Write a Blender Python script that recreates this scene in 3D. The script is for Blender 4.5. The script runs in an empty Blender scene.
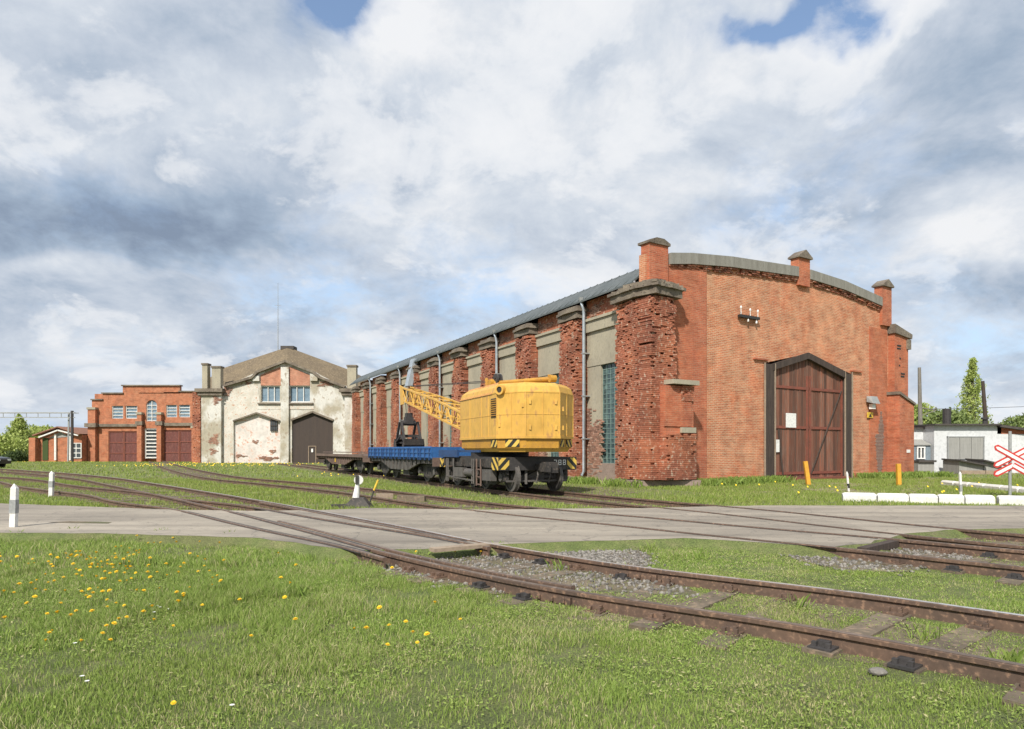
import bpy, bmesh, math, random
import numpy as np
from mathutils import Vector, Matrix
random.seed(7); RNG = np.random.default_rng(7)
sc = bpy.context.scene
col = sc.collection
F, CX, HY, H = 683.0, 512.0, 450.0, 1.5     # focal length in px, principal column, horizon row, eye height
def G(px, py, z=0.0):
    """point of the ground (or the level z) seen at a pixel of the survey photograph"""
    Y = F*(H-z)/(py-HY)
    return Vector(((px-CX)/F*Y, Y, z))
def V(*a): return Vector(a)

# ------------------------------------------------------------------ materials
def new_mat(name):
    m = bpy.data.materials.new(name); m.use_nodes = True
    nt = m.node_tree; b = nt.nodes['Principled BSDF']
    return m, nt, b
def N(nt, kind, **kw):
    n = nt.nodes.new(kind)
    for k, v in kw.items():
        if k.startswith('i_'): n.inputs[k[2:].replace('_', ' ')].default_value = v
        else: setattr(n, k, v)
    return n
def L(nt, a, b): nt.links.new(a, b)
def noise(nt, vec, scale, detail=4, rough=.55, w=0):
    n = N(nt, 'ShaderNodeTexNoise'); n.inputs['Scale'].default_value = scale
    n.inputs['Detail'].default_value = detail; n.inputs['Roughness'].default_value = rough
    n.inputs['Distortion'].default_value = w
    if vec is not None: L(nt, vec, n.inputs['Vector'])
    return n
def ramp(nt, fac, stops):
    r = N(nt, 'ShaderNodeValToRGB'); e = r.color_ramp.elements
    while len(e) < len(stops): e.new(.5)
    for el, (p, c) in zip(e, stops):
        el.position = p
        el.color = (c, c, c, 1) if isinstance(c, (int, float)) else (*c, 1)
    L(nt, fac, r.inputs[0]); return r
def mix(nt, fac, a, b, mode='MIX'):
    m = N(nt, 'ShaderNodeMix', data_type='RGBA', blend_type=mode)
    for sock, v in ((m.inputs[0], fac), (m.inputs[6], a), (m.inputs[7], b)):
        if isinstance(v, (int, float)): sock.default_value = v
        elif isinstance(v, tuple): sock.default_value = (*v, 1)
        else: L(nt, v, sock)
    return m.outputs[2]
def bump(nt, b, h, s, d):
    n = N(nt, 'ShaderNodeBump'); n.inputs['Strength'].default_value = s; n.inputs['Distance'].default_value = d
    L(nt, h, n.inputs['Height']); L(nt, n.outputs[0], b.inputs['Normal'])
def scaled(nt, vec, s):
    m = N(nt, 'ShaderNodeVectorMath', operation='MULTIPLY'); m.inputs[1].default_value = s
    L(nt, vec, m.inputs[0]); return m.outputs[0]
def coord(nt, kind='Object'):
    return N(nt, 'ShaderNodeTexCoord').outputs[kind]

def mottled(name, c1, c2, c3=None, scale=3, scale2=20, rough=.8, metal=0, bs=.2, bd=.02, stretch=(1,1,1), lo=.35, hi=.65, tint=False):
    m, nt, b = new_mat(name); v = scaled(nt, coord(nt), stretch)
    n1 = noise(nt, v, scale, 6); n2 = noise(nt, v, scale2, 5)
    c = ramp(nt, n1.outputs[0], [(lo, c1), (hi, c2)]).outputs[0]
    if c3 is not None:
        c = mix(nt, ramp(nt, n2.outputs[0], [(.55, 0), (.68, 1)]).outputs[0], c, c3)
    f = ramp(nt, n2.outputs[0], [(.3, .82), (.7, 1.15)]).outputs[0]
    c = mix(nt, 1.0, c, f, 'MULTIPLY')
    if tint:
        a = N(nt, 'ShaderNodeAttribute', attribute_name='tint')
        t = ramp(nt, a.outputs['Fac'], [(0, .5), (1, 1.3)]).outputs[0]
        c = mix(nt, 1.0, c, t, 'MULTIPLY')
    L(nt, c, b.inputs['Base Color'])
    b.inputs['Roughness'].default_value = rough; b.inputs['Metallic'].default_value = metal
    if bs: bump(nt, b, n2.outputs[0], bs, bd)
    return m

def brickmat(name, c1, c2, mortar, patch, stain, bw=.26, bh=.078, ms=.012, pw=.5, seed=0.0):
    m, nt, b = new_mat(name)
    uv = N(nt, 'ShaderNodeUVMap', uv_map='UVMap').outputs[0]
    ob = coord(nt)
    off = N(nt, 'ShaderNodeVectorMath', operation='ADD'); off.inputs[1].default_value = (seed, seed, seed); L(nt, ob, off.inputs[0])
    ob = off.outputs[0]
    bt = N(nt, 'ShaderNodeTexBrick'); L(nt, uv, bt.inputs['Vector'])
    bt.inputs['Scale'].default_value = 1; bt.inputs['Brick Width'].default_value = bw; bt.inputs['Row Height'].default_value = bh
    bt.inputs['Mortar Size'].default_value = ms; bt.inputs['Mortar Smooth'].default_value = .3; bt.inputs['Bias'].default_value = 0
    bt.inputs['Color1'].default_value = (*c1, 1); bt.inputs['Color2'].default_value = (*c2, 1); bt.inputs['Mortar'].default_value = (*mortar, 1)
    big = noise(nt, ob, .35, 6, .6); mid = noise(nt, ob, 1.7, 6, .65); fine = noise(nt, ob, 16, 4, .7)
    st = noise(nt, scaled(nt, ob, (1.2, 1.2, .25)), 1.1, 5, .6)
    plain = mix(nt, ramp(nt, noise(nt, scaled(nt, uv, (4,13,1)), 1, 2).outputs[0], [(.45,0),(.55,1)]).outputs[0], c1, c2)
    cc = mix(nt, ramp(nt, noise(nt, ob, .9, 5, .65).outputs[0], [(.36,.35),(.5,1)]).outputs[0], plain, bt.outputs['Color'])
    cc = mix(nt, ramp(nt, big.outputs[0], [(.42, 0), (.64, pw)]).outputs[0], cc, patch)
    cc = mix(nt, ramp(nt, st.outputs[0], [(.5, 0), (.72, .5)]).outputs[0], cc, stain)
    pt = noise(nt, ob, .7, 7, .7)
    cc = mix(nt, ramp(nt, pt.outputs[0], [(.56, 0), (.70, .35)]).outputs[0], cc, mortar)
    cc = mix(nt, 1.0, cc, ramp(nt, mid.outputs[0], [(.3, .68), (.7, 1.2)]).outputs[0], 'MULTIPLY')
    hs = noise(nt, scaled(nt, uv, (1.1, 9, 1)), 1.0, 5, .75)
    cc = mix(nt, ramp(nt, hs.outputs[0], [(.50, 0), (.64, .5)]).outputs[0], cc, mortar)
    cc = mix(nt, 1.0, cc, ramp(nt, hs.outputs[0], [(.32, .58), (.45, 1)]).outputs[0], 'MULTIPLY')
    # white efflorescence flecks and dark flecks painted as the shade in missing-brick holes
    cc = mix(nt, ramp(nt, fine.outputs[0], [(.62, 0), (.72, .55)]).outputs[0], cc, (.62, .5, .4))
    cc = mix(nt, 1.0, cc, ramp(nt, fine.outputs[0], [(.25, .45), (.38, 1)]).outputs[0], 'MULTIPLY')
    L(nt, cc, b.inputs['Base Color']); b.inputs['Roughness'].default_value = .92
    h = mix(nt, .5, bt.outputs['Fac'], fine.outputs[0])
    inv = N(nt, 'ShaderNodeInvert'); L(nt, bt.outputs['Fac'], inv.inputs['Color'])
    hh = mix(nt, .35, inv.outputs[0], fine.outputs[0])
    bump(nt, b, hh, .5, .02)
    return m

MT = {}
def mk():
    R = MT
    R['brick_light'] = brickmat('orange_brick', (.58,.185,.078), (.45,.125,.055), (.55,.36,.23), (.55,.26,.14), (.43,.12,.058), ms=.017)
    R['brick_red'] = brickmat('red_brick', (.49,.14,.065), (.39,.095,.047), (.42,.21,.13), (.52,.17,.07), (.32,.082,.042), seed=5)
    R['brick_far'] = brickmat('depot_brick', (.48,.155,.07), (.38,.11,.052), (.42,.24,.15), (.42,.16,.08), (.25,.09,.055), bw=.3, bh=.1, seed=9)
    R['brick_units'] = mottled('worn_brick_units', (.47,.165,.085), (.30,.105,.065), (.48,.36,.27), .8, 8, .95, 0, .5, .03, tint=True)
    R['mortar'] = mottled('old_mortar', (.12,.06,.045), (.24,.11,.075), None, 2, 15, .95)
    R['concrete'] = mottled('pale_concrete', (.40,.36,.27), (.31,.28,.215), (.23,.21,.17), .9, 9, .92, 0, .25, .02, stretch=(1,1,.5))
    R['concrete_dark'] = mottled('weathered_concrete', (.125,.10,.08), (.23,.195,.15), (.06,.045,.038), 1.4, 9, .92, 0, .5, .04)
    R['coping'] = mottled('grey_coping', (.27,.26,.23), (.20,.19,.165), (.13,.12,.10), 1, 8, .85, 0, .3, .02, stretch=(4,4,.4))
    R['plinth'] = mottled('stone_plinth', (.25,.19,.16), (.33,.25,.21), (.16,.12,.1), 2, 14, .9, 0, .5, .03)
    R['roof_metal'] = mottled('grey_roof_sheet', (.085,.10,.10), (.13,.145,.145), (.06,.065,.065), 1, 6, .55, .2, .1, .01)
    R['roof_brown'] = mottled('brown_roof_sheet', (.17,.13,.08), (.13,.10,.065), (.22,.17,.11), .8, 6, .85, 0, .2, .02)
    R['zinc'] = mottled('galvanised_metal', (.50,.55,.60), (.38,.43,.48), None, 4, 30, .45, .45, .05, .005)
    R['plaster_white'] = mottled('flaking_whitewash', (.62,.60,.55), (.50,.46,.39), (.38,.22,.15), .9, 3.5, .92, 0, .3, .03)
    R['plaster_beige'] = mottled('beige_render', (.37,.335,.26), (.58,.57,.53), (.25,.20,.15), .5, 2.4, .92, 0, .3, .03, stretch=(1,1,.7), lo=.44, hi=.57)
    R['plaster_gate'] = mottled('patched_whitewash', (.66,.63,.60), (.55,.50,.46), (.45,.26,.19), .7, 2.6, .92, 0, .3, .03)
    R['pink_brick'] = brickmat('pink_brick', (.48,.20,.12), (.42,.16,.10), (.45,.28,.2), (.5,.24,.15), (.38,.14,.09), seed=3)
    R['door_dark'] = mottled('dark_brown_boards', (.058,.042,.034), (.045,.034,.03), None, 1, 10, .8, 0, .1, .01, stretch=(3,3,.2))
    R['gate_wood'] = mottled('weathered_red_boards', (.22,.082,.048), (.14,.072,.05), (.16,.125,.10), 1.4, 5, .85, 0, .3, .02, stretch=(7,7,.35), lo=.4, hi=.62, tint=True)
    R['gate_strap'] = mottled('red_painted_iron', (.24,.068,.042), (.17,.06,.04), None, 3, 20, .7)
    R['gate_far'] = mottled('maroon_boards', (.16,.05,.04), (.11,.04,.035), (.2,.1,.08), 2, 7, .85, 0, .2, .02, stretch=(4,4,.4))
    R['gate_frame'] = mottled('dark_timber', (.04,.028,.023), (.07,.05,.04), None, 3, 14, .85, 0, .3, .02, stretch=(5,5,.5))
    R['yellow'] = mottled('crane_yellow_paint', (.66,.39,.075), (.57,.325,.065), (.40,.22,.07), 1.1, 5.5, .5, 0, .08, .006, stretch=(1,1,.45))
    R['yellow_dark'] = mottled('grimy_yellow_paint', (.52,.27,.03), (.40,.20,.03), (.2,.11,.04), 3, 16, .6, 0, .1, .01)
    R['orange_roof'] = mottled('faded_orange_paint', (.58,.27,.09), (.50,.22,.07), (.62,.36,.1), 2, 9, .6, 0, .06, .006)
    R['black'] = mottled('black_paint', (.018,.017,.016), (.032,.03,.028), None, 4, 20, .6)
    R['grime'] = mottled('grimy_running_gear', (.028,.025,.024), (.055,.048,.043), (.10,.08,.065), 3, 14, .7, 0, .3, .02)
    R['grime_grey'] = mottled('dusty_grey_steel', (.075,.07,.067), (.12,.11,.10), (.06,.045,.04), 3, 14, .75, 0, .2, .02)
    R['rust_wagon'] = mottled('rusty_wagon_paint', (.13,.085,.07), (.18,.125,.10), (.08,.055,.045), 2, 12, .85, 0, .2, .02)
    R['blue'] = mottled('blue_paint', (.028,.125,.36), (.022,.095,.27), (.05,.14,.30), 2.5, 10, .55, 0, .08, .006)
    R['blue_dark'] = mottled('dark_blue_paint', (.014,.045,.13), (.02,.06,.17), (.02,.03,.06), 2.5, 10, .55)
    R['white_paint'] = mottled('white_paint', (.74,.74,.72), (.64,.63,.60), (.50,.47,.42), 3, 14, .75, 0, .2, .01)
    R['white'] = mottled('plain_white', (.78,.78,.76), (.74,.74,.72), None, 3, 14, .6, 0, 0)
    R['stripe_yellow'] = mottled('stripe_yellow', (.70,.47,.05), (.60,.38,.05), None, 3, 14, .6, 0, 0)
    R['sign_red'] = mottled('sign_red', (.55,.05,.04), (.48,.045,.04), None, 3, 14, .5, 0, 0)
    R['post_yellow'] = mottled('post_yellow', (.68,.36,.03), (.58,.28,.03), (.40,.22,.05), 3, 14, .7, 0, .1, .01)
    R['rail'] = mottled('rusty_rail', (.16,.10,.07), (.10,.068,.052), (.24,.15,.10), 2.5, 24, .75, .2, .2, .004)
    R['rail_head'] = mottled('worn_rail_head', (.62,.60,.58), (.48,.45,.42), (.26,.20,.16), .5, 9, .33, .6, .03, .002)
    R['rail_dull'] = mottled('dull_rail_head', (.20,.15,.12), (.13,.10,.08), (.26,.20,.16), .8, 12, .6, .3, .03, .002)
    R['sleeper'] = mottled('old_timber_sleeper', (.10,.078,.055), (.17,.135,.095), (.22,.16,.11), 2, 12, .95, 0, .6, .03)
    R['plank'] = mottled('dry_plank', (.33,.26,.19), (.26,.20,.15), None, 3, 14, .9, 0, .3, .01)
    R['glass_blue'] = mottled('dusty_window_glass', (.14,.21,.27), (.20,.27,.33), None, 2, 12, .22, 0, 0)
    R['glass_dark'] = mottled('dark_glass', (.05,.06,.065), (.08,.09,.10), None, 2, 12, .2, 0, 0)
    R['shed_white'] = mottled('limewashed_wall', (.62,.64,.66), (.54,.56,.58), (.47,.48,.49), .8, 5, .9, 0, .2, .02)
    R['shed_blue'] = mottled('blue_grey_paint', (.16,.20,.24), (.20,.25,.29), None, 2, 10, .8)
    R['shed_grey'] = mottled('grey_boards', (.27,.27,.255), (.33,.33,.31), (.2,.19,.18), 2, 10, .9, 0, .2, .01, stretch=(5,5,.4))
    R['roof_felt'] = mottled('dark_roof_felt', (.05,.045,.04), (.075,.065,.06), None, 2, 10, .9)
    R['pole_wood'] = mottled('grey_pole_timber', (.20,.185,.165), (.14,.125,.11), (.26,.24,.22), 3, 14, .9, 0, .2, .01, stretch=(4,4,.3))
    R['steel_grey'] = mottled('grey_painted_steel', (.33,.34,.34), (.26,.27,.27), None, 4, 20, .6, .1)
    R['bark'] = mottled('tree_bark', (.12,.10,.08), (.20,.17,.14), None, 5, 20, .95)
    R['pale_units'] = mottled('pale_bared_brick', (.42,.22,.15), (.33,.18,.13), (.48,.38,.30), 1.5, 9, .95, 0, .3, .02, tint=True)
    R['stone'] = mottled('ballast_stone', (.17,.155,.14), (.25,.235,.21), (.12,.105,.09), 6, 30, .9, tint=True)
    # glass blocks: grid of teal lights
    m, nt, b = new_mat('glass_blocks')
    uv = N(nt, 'ShaderNodeUVMap', uv_map='UVMap').outputs[0]
    n = noise(nt, uv, 2.2, 3); n2 = noise(nt, scaled(nt, uv, (5, 5, 5)), 1, 0)
    c = ramp(nt, n.outputs[0], [(.35, (.03,.055,.06)), (.55, (.06,.10,.10)), (.7, (.10,.16,.15))]).outputs[0]
    c = mix(nt, 1.0, c, ramp(nt, n2.outputs[0], [(.3, .7), (.7, 1.35)]).outputs[0], 'MULTIPLY')
    L(nt, c, b.inputs['Base Color']); b.inputs['Roughness'].default_value = .18
    bump(nt, b, n2.outputs[0], .3, .03); R['glass_block'] = m
    R['glass_joint'] = mottled('teal_joint', (.20,.29,.26), (.14,.21,.20), None, 3, 14, .7)
    # grass blades
    for nm, a, bb, cc in (('blade', (.165,.265,.05), (.34,.43,.11), (.52,.46,.27)), ('blade_far', (.18,.265,.045), (.31,.38,.09), (.42,.38,.19))):
        m, nt, b = new_mat('grass_'+nm)
        at = N(nt, 'ShaderNodeAttribute', attribute_name='tint')
        n = noise(nt, coord(nt), .55, 4)
        c = mix(nt, ramp(nt, at.outputs['Fac'], [(0, 0), (.8, 1)]).outputs[0], a, bb)
        c = mix(nt, ramp(nt, at.outputs['Fac'], [(.84, 0), (.90, .9)]).outputs[0], c, cc)
        c = mix(nt, ramp(nt, n.outputs[0], [(.4, 0), (.7, .35)]).outputs[0], c, (.20,.23,.06))
        L(nt, c, b.inputs['Base Color']); b.inputs['Roughness'].default_value = .6
        b.inputs['Specular IOR Level'].default_value = .25
        tr = N(nt, 'ShaderNodeBsdfTranslucent'); L(nt, c, tr.inputs['Color'])
        ms = N(nt, 'ShaderNodeMixShader'); ms.inputs[0].default_value = .3
        L(nt, b.outputs[0], ms.inputs[1]); L(nt, tr.outputs[0], ms.inputs[2])
        L(nt, ms.outputs[0], nt.nodes['Material Output'].inputs['Surface']); R[nm] = m
    for nm, a, bb in (('leaf_spring', (.30,.38,.09), (.48,.54,.18)), ('leaf_mid', (.16,.22,.07), (.25,.31,.10)), ('leaf_dark', (.05,.085,.025), (.085,.125,.035))):
        m, nt, b = new_mat(nm)
        at = N(nt, 'ShaderNodeAttribute', attribute_name='tint')
        c = mix(nt, at.outputs['Fac'], a, bb); L(nt, c, b.inputs['Base Color']); b.inputs['Roughness'].default_value = .7
        tr = N(nt, 'ShaderNodeBsdfTranslucent'); L(nt, c, tr.inputs['Color'])
        ms = N(nt, 'ShaderNodeMixShader'); ms.inputs[0].default_value = .3
        L(nt, b.outputs[0], ms.inputs[1]); L(nt, tr.outputs[0], ms.inputs[2])
        L(nt, ms.outputs[0], nt.nodes['Material Output'].inputs['Surface']); R[nm] = m
    # ground: grass colour, dry thatch, bare soil
    m, nt, b = new_mat('meadow_ground'); v = coord(nt)
    n1 = noise(nt, v, .22, 7, .6); n2 = noise(nt, v, 2.3, 7, .65); n3 = noise(nt, v, 55, 6, .8)
    c = ramp(nt, n2.outputs[0], [(.32, (.11,.15,.04)), (.5, (.17,.21,.06)), (.68, (.24,.24,.10))]).outputs[0]
    c = mix(nt, ramp(nt, n1.outputs[0], [(.47, 0), (.66, .6)]).outputs[0], c, (.19,.17,.08))
    c = mix(nt, ramp(nt, noise(nt, v, 1.1, 6, .7).outputs[0], [(.58, 0), (.68, .75)]).outputs[0], c, (.22,.17,.12))
    c = mix(nt, 1.0, c, ramp(nt, n3.outputs[0], [(.36, .35), (.64, 1.5)]).outputs[0], 'MULTIPLY')
    L(nt, c, b.inputs['Base Color']); b.inputs['Roughness'].default_value = .95; bump(nt, b, n3.outputs[0], .9, .04); R['ground'] = m
    # track bed soil
    m, nt, b = new_mat('track_bed_soil'); v = coord(nt)
    n2 = noise(nt, v, 1.5, 7, .65); n3 = noise(nt, v, 26, 4, .7)
    c = ramp(nt, n2.outputs[0], [(.36, (.10,.115,.045)), (.5, (.16,.13,.08)), (.66, (.25,.20,.145))]).outputs[0]
    c = mix(nt, 1.0, c, ramp(nt, n3.outputs[0], [(.3, .55), (.7, 1.3)]).outputs[0], 'MULTIPLY')
    L(nt, c, b.inputs['Base Color']); b.inputs['Roughness'].default_value = .95; bump(nt, b, n3.outputs[0], .8, .04); R['bed'] = m
    # gravel
    m, nt, b = new_mat('grey_gravel'); v = coord(nt)
    n2 = noise(nt, v, 1.2, 6, .65)
    vo = N(nt, 'ShaderNodeTexVoronoi'); vo.inputs['Scale'].default_value = 26; L(nt, v, vo.inputs['Vector'])
    c = ramp(nt, n2.outputs[0], [(.35, (.16,.145,.12)), (.65, (.26,.24,.21))]).outputs[0]
    c = mix(nt, 1.0, c, ramp(nt, vo.outputs['Color'], [(.1, .6), (.9, 1.35)]).outputs[0], 'MULTIPLY')
    L(nt, c, b.inputs['Base Color']); b.inputs['Roughness'].default_value = .95; bump(nt, b, vo.outputs['Distance'], .9, .04); R['gravel'] = m
    # old asphalt
    m, nt, b = new_mat('old_asphalt'); v = coord(nt)
    n1 = noise(nt, scaled(nt, v, (.25, 1, 1)), .8, 6, .6); n2 = noise(nt, v, 5, 6, .7); n3 = noise(nt, v, 90, 3, .7)
    c = ramp(nt, n1.outputs[0], [(.38, (.245,.215,.178)), (.62, (.35,.308,.25))]).outputs[0]
    c = mix(nt, ramp(nt, n2.outputs[0], [(.54, 0), (.66, .5)]).outputs[0], c, (.165,.15,.13))
    ty = noise(nt, scaled(nt, v, (.07, 1.6, 1)), 1.2, 5, .7)
    c = mix(nt, 1.0, c, ramp(nt, ty.outputs[0], [(.34, .72), (.5, 1.0), (.66, 1.12)]).outputs[0], 'MULTIPLY')
    pt = N(nt, 'ShaderNodeTexVoronoi'); pt.inputs['Scale'].default_value = .33; L(nt, v, pt.inputs['Vector'])
    c = mix(nt, 1.0, c, ramp(nt, pt.outputs['Color'], [(.0, .86), (1, 1.08)]).outputs[0], 'MULTIPLY')
    c = mix(nt, 1.0, c, ramp(nt, n3.outputs[0], [(.3, .75), (.7, 1.2)]).outputs[0], 'MULTIPLY')
    vo = N(nt, 'ShaderNodeTexVoronoi', feature='DISTANCE_TO_EDGE'); vo.inputs['Scale'].default_value = .7
    nd = noise(nt, v, 2, 4); add = N(nt, 'ShaderNodeVectorMath', operation='ADD'); L(nt, v, add.inputs[0])
    sc_ = scaled(nt, nd.outputs['Color'], (.9,.9,0)); L(nt, sc_, add.inputs[1]); L(nt, add.outputs[0], vo.inputs['Vector'])
    c = mix(nt, ramp(nt, vo.outputs['Distance'], [(.0, .6), (.012, 0)]).outputs[0], c, (.10,.09,.08))
    L(nt, c, b.inputs['Base Color']); b.inputs['Roughness'].default_value = .9; bump(nt, b, n3.outputs[0], .4, .01); R['asphalt'] = m
    R['soil'] = mottled('bare_path_soil', (.27,.22,.16), (.22,.18,.13), (.15,.15,.07), 1.5, 12, .95, 0, .5, .03)
    # hazard stripes (diagonal, as painted on the plates)
    for nm, sgn in (('haz_a', 1), ('haz_b', -1)):
        m, nt, b = new_mat(nm); uv = N(nt, 'ShaderNodeUVMap', uv_map='UVMap').outputs[0]
        s = N(nt, 'ShaderNodeSeparateXYZ'); L(nt, uv, s.inputs[0])
        mm = N(nt, 'ShaderNodeMath', operation='MULTIPLY'); L(nt, s.outputs[0], mm.inputs[0]); mm.inputs[1].default_value = sgn*1.0
        a = N(nt, 'ShaderNodeMath', operation='ADD'); L(nt, mm.outputs[0], a.inputs[0]); L(nt, s.outputs[1], a.inputs[1])
        k = N(nt, 'ShaderNodeMath', operation='MULTIPLY'); L(nt, a.outputs[0], k.inputs[0]); k.inputs[1].default_value = 3.1
        fr = N(nt, 'ShaderNodeMath', operation='FRACT'); L(nt, k.outputs[0], fr.inputs[0])
        g = N(nt, 'ShaderNodeMath', operation='GREATER_THAN'); L(nt, fr.outputs[0], g.inputs[0]); g.inputs[1].default_value = .5
        c = mix(nt, g.outputs[0], (.02,.02,.018), (.62,.42,.08)); L(nt, c, b.inputs['Base Color']); b.inputs['Roughness'].default_value = .6
        R[nm] = m
    R['petal'] = mottled('dandelion_petal', (.85,.60,.02), (.80,.52,.02), None, 60, 90, .7, 0, 0)
    R['stem'] = mottled('dandelion_stem', (.16,.22,.06), (.20,.24,.08), None, 10, 30, .7, 0, 0)
    R['soot'] = mottled('sooty_steel', (.03,.028,.028), (.05,.045,.045), None, 10, 30, .7)
    R['car_paint'] = mottled('black_car_paint', (.015,.016,.018), (.02,.02,.022), None, 3, 10, .2, .2, 0)
    R['tyre'] = mottled('tyre_rubber', (.02,.02,.02), (.03,.03,.03), None, 10, 30, .9)
    R['brown_roof'] = mottled('rusty_roof', (.22,.11,.08), (.28,.15,.10), None, 2, 10, .85)
mk()

# ------------------------------------------------------------------ mesh builder
class MB:
    def __init__(s): s.v = []; s.f = []; s.t = []; s.cuts = []
    def add(s, vs, fs, tint=.5):
        b = len(s.v); s.cuts.append((b, len(s.f))); s.v += [tuple(v) for v in vs]; s.f += [tuple(b+i for i in f) for f in fs]; s.t += [tint]*len(vs); return s
    def hexa(s, p, tint=.5):   # p: 4 bottom then 4 top
        return s.add(p, [(0,3,2,1),(4,5,6,7),(0,1,5,4),(1,2,6,5),(2,3,7,6),(3,0,4,7)], tint)
    def box(s, x0, x1, y0, y1, z0, z1, fr=None, tint=.5):
        P = fr or (lambda x, y, z: V(x, y, z))
        return s.hexa([P(x0,y0,z0),P(x1,y0,z0),P(x1,y1,z0),P(x0,y1,z0),P(x0,y0,z1),P(x1,y0,z1),P(x1,y1,z1),P(x0,y1,z1)], tint)
    def prism(s, pts, off, tint=.5):
        pts = [Vector(p) for p in pts]; off = Vector(off); n = len(pts)
        return s.add(pts+[p+off for p in pts], [tuple(range(n))[::-1], tuple(range(n, 2*n))]+[(i,(i+1)%n,(i+1)%n+n,i+n) for i in range(n)], tint)
    def bar(s, a, b, w, h=None, up=(0,0,1), tint=.5):
        a = Vector(a); b = Vector(b); h = h or w; d = (b-a).normalized(); u = Vector(up)
        if abs(d.dot(u)) > .98: u = Vector((0,1,0))
        x = d.cross(u).normalized(); y = x.cross(d).normalized()
        c = [(-.5,-.5),(.5,-.5),(.5,.5),(-.5,.5)]
        return s.hexa([a+x*w*i+y*h*j for i, j in c]+[b+x*w*i+y*h*j for i, j in c], tint)
    def tube(s, pts, r, n=10, tint=.5, cap=True):
        pts = [Vector(p) for p in pts]; rs = r if isinstance(r, (list, tuple)) else [r]*len(pts)
        b = len(s.v); vs = []; fs = []
        for i, p in enumerate(pts):
            d = (pts[min(i+1, len(pts)-1)]-pts[max(i-1, 0)]).normalized()
            u = Vector((0,0,1)) if abs(d.z) < .95 else Vector((0,1,0))
            x = d.cross(u).normalized(); y = x.cross(d)
            vs += [p+(x*math.cos(2*math.pi*k/n)+y*math.sin(2*math.pi*k/n))*rs[i] for k in range(n)]
        for i in range(len(pts)-1):
            fs += [(i*n+k, i*n+(k+1)%n, (i+1)*n+(k+1)%n, (i+1)*n+k) for k in range(n)]
        if cap: fs += [tuple(range(n))[::-1], tuple(range((len(pts)-1)*n, len(pts)*n))]
        return s.add(vs, fs, tint)
    def cyl(s, c, axis, r, length, n=20):
        a = Vector(axis).normalized(); c = Vector(c)
        return s.tube([c-a*length/2, c+a*length/2], r, n)
    def ring(s, c, axis, r0, r1, length, n=24):
        a = Vector(axis).normalized(); c = Vector(c)
        u = Vector((0,0,1)) if abs(a.z) < .9 else Vector((1,0,0)); x = a.cross(u).normalized(); y = x.cross(a)
        vs = []
        for r, o in ((r0,-.5),(r1,-.5),(r1,.5),(r0,.5)):
            vs += [c+a*length*o+(x*math.cos(2*math.pi*k/n)+y*math.sin(2*math.pi*k/n))*r for k in range(n)]
        return s.add(vs, [(j*n+k, j*n+(k+1)%n, ((j+1)%4)*n+(k+1)%n, ((j+1)%4)*n+k) for j in range(4) for k in range(n)])
    def build_each(s, name, mat, parent):
        o = None; cuts = s.cuts+[(len(s.v), len(s.f))]
        for (a, fa), (b, fb) in zip(cuts[:-1], cuts[1:]):
            m = MB(); m.v = s.v[a:b]; m.f = [tuple(i-a for i in f) for f in s.f[fa:fb]]; m.t = s.t[a:b]; o = m.build(name, mat, parent)
        return o
    def build(s, name, mat, parent=None, smooth=False, origin=None, recalc=True):
        if isinstance(mat, str): mat = MT[mat]
        me = bpy.data.meshes.new(name)
        o0 = parent_loc(parent) if parent is not None else (Vector(origin) if origin is not None else Vector((0,0,0)))
        co = np.array(s.v, dtype=np.float64)-np.array(o0)
        me.from_pydata(co.tolist(), [], s.f)
        if recalc:
            bm = bmesh.new(); bm.from_mesh(me); bmesh.ops.recalc_face_normals(bm, faces=bm.faces); bm.to_mesh(me); bm.free()
        at = me.attributes.new('tint', 'FLOAT', 'POINT'); at.data.foreach_set('value', s.t)
        uvmap(me)
        me.materials.append(mat)
        if smooth:
            for p in me.polygons: p.use_smooth = True
        o = bpy.data.objects.new(name, me); col.objects.link(o)
        if parent is not None: o.parent = parent
        else: o.location = o0
        return o
def parent_loc(p):
    l = Vector((0,0,0))
    while p is not None: l += p.location; p = p.parent
    return l
def uvmap(me):
    n = len(me.loops)
    uv = me.uv_layers.new(name='UVMap'); arr = np.zeros(n*2)
    for p in me.polygons:
        nx, ny, nz = p.normal
        h = math.hypot(nx, ny)
        for li in p.loop_indices:
            c = me.vertices[me.loops[li].vertex_index].co
            if abs(nz) < .7 and h > 1e-6:
                tx, ty = -ny/h, nx/h
                if abs(tx) > abs(ty):
                    if tx < 0: tx, ty = -tx, -ty
                elif ty < 0: tx, ty = -tx, -ty
                arr[li*2] = c.x*tx+c.y*ty; arr[li*2+1] = c.z
            else: arr[li*2] = c.x; arr[li*2+1] = c.y
    uv.data.foreach_set('uv', arr)
def root(name, loc, label, cat, group=None):
    o = bpy.data.objects.new(name, None); col.objects.link(o); o.location = Vector(loc); o.empty_display_size = .3
    return tag(o, label, cat, group)
def tag(o, label, cat, group=None):
    o['label'] = label; o['category'] = cat
    if group: o['group'] = group
    return o
def setting(o, kind='structure'):
    o['kind'] = kind; return o
def copy_thing(o, loc, label=None, rot=None, scale=None):
    c = o.copy(); col.objects.link(c); c.location = Vector(loc)
    if rot is not None: c.rotation_euler = rot
    if scale is not None: c.scale = (scale,)*3
    if label: c['label'] = label
    def kids(a, b):
        for ch in a.children:
            d = ch.copy(); col.objects.link(d); d.parent = b; kids(ch, d)
    for ch in list(o.children):
        d = ch.copy(); col.objects.link(d); d.parent = c
        for g in list(ch.children):
            e = g.copy(); col.objects.link(e); e.parent = d
    return c
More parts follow.
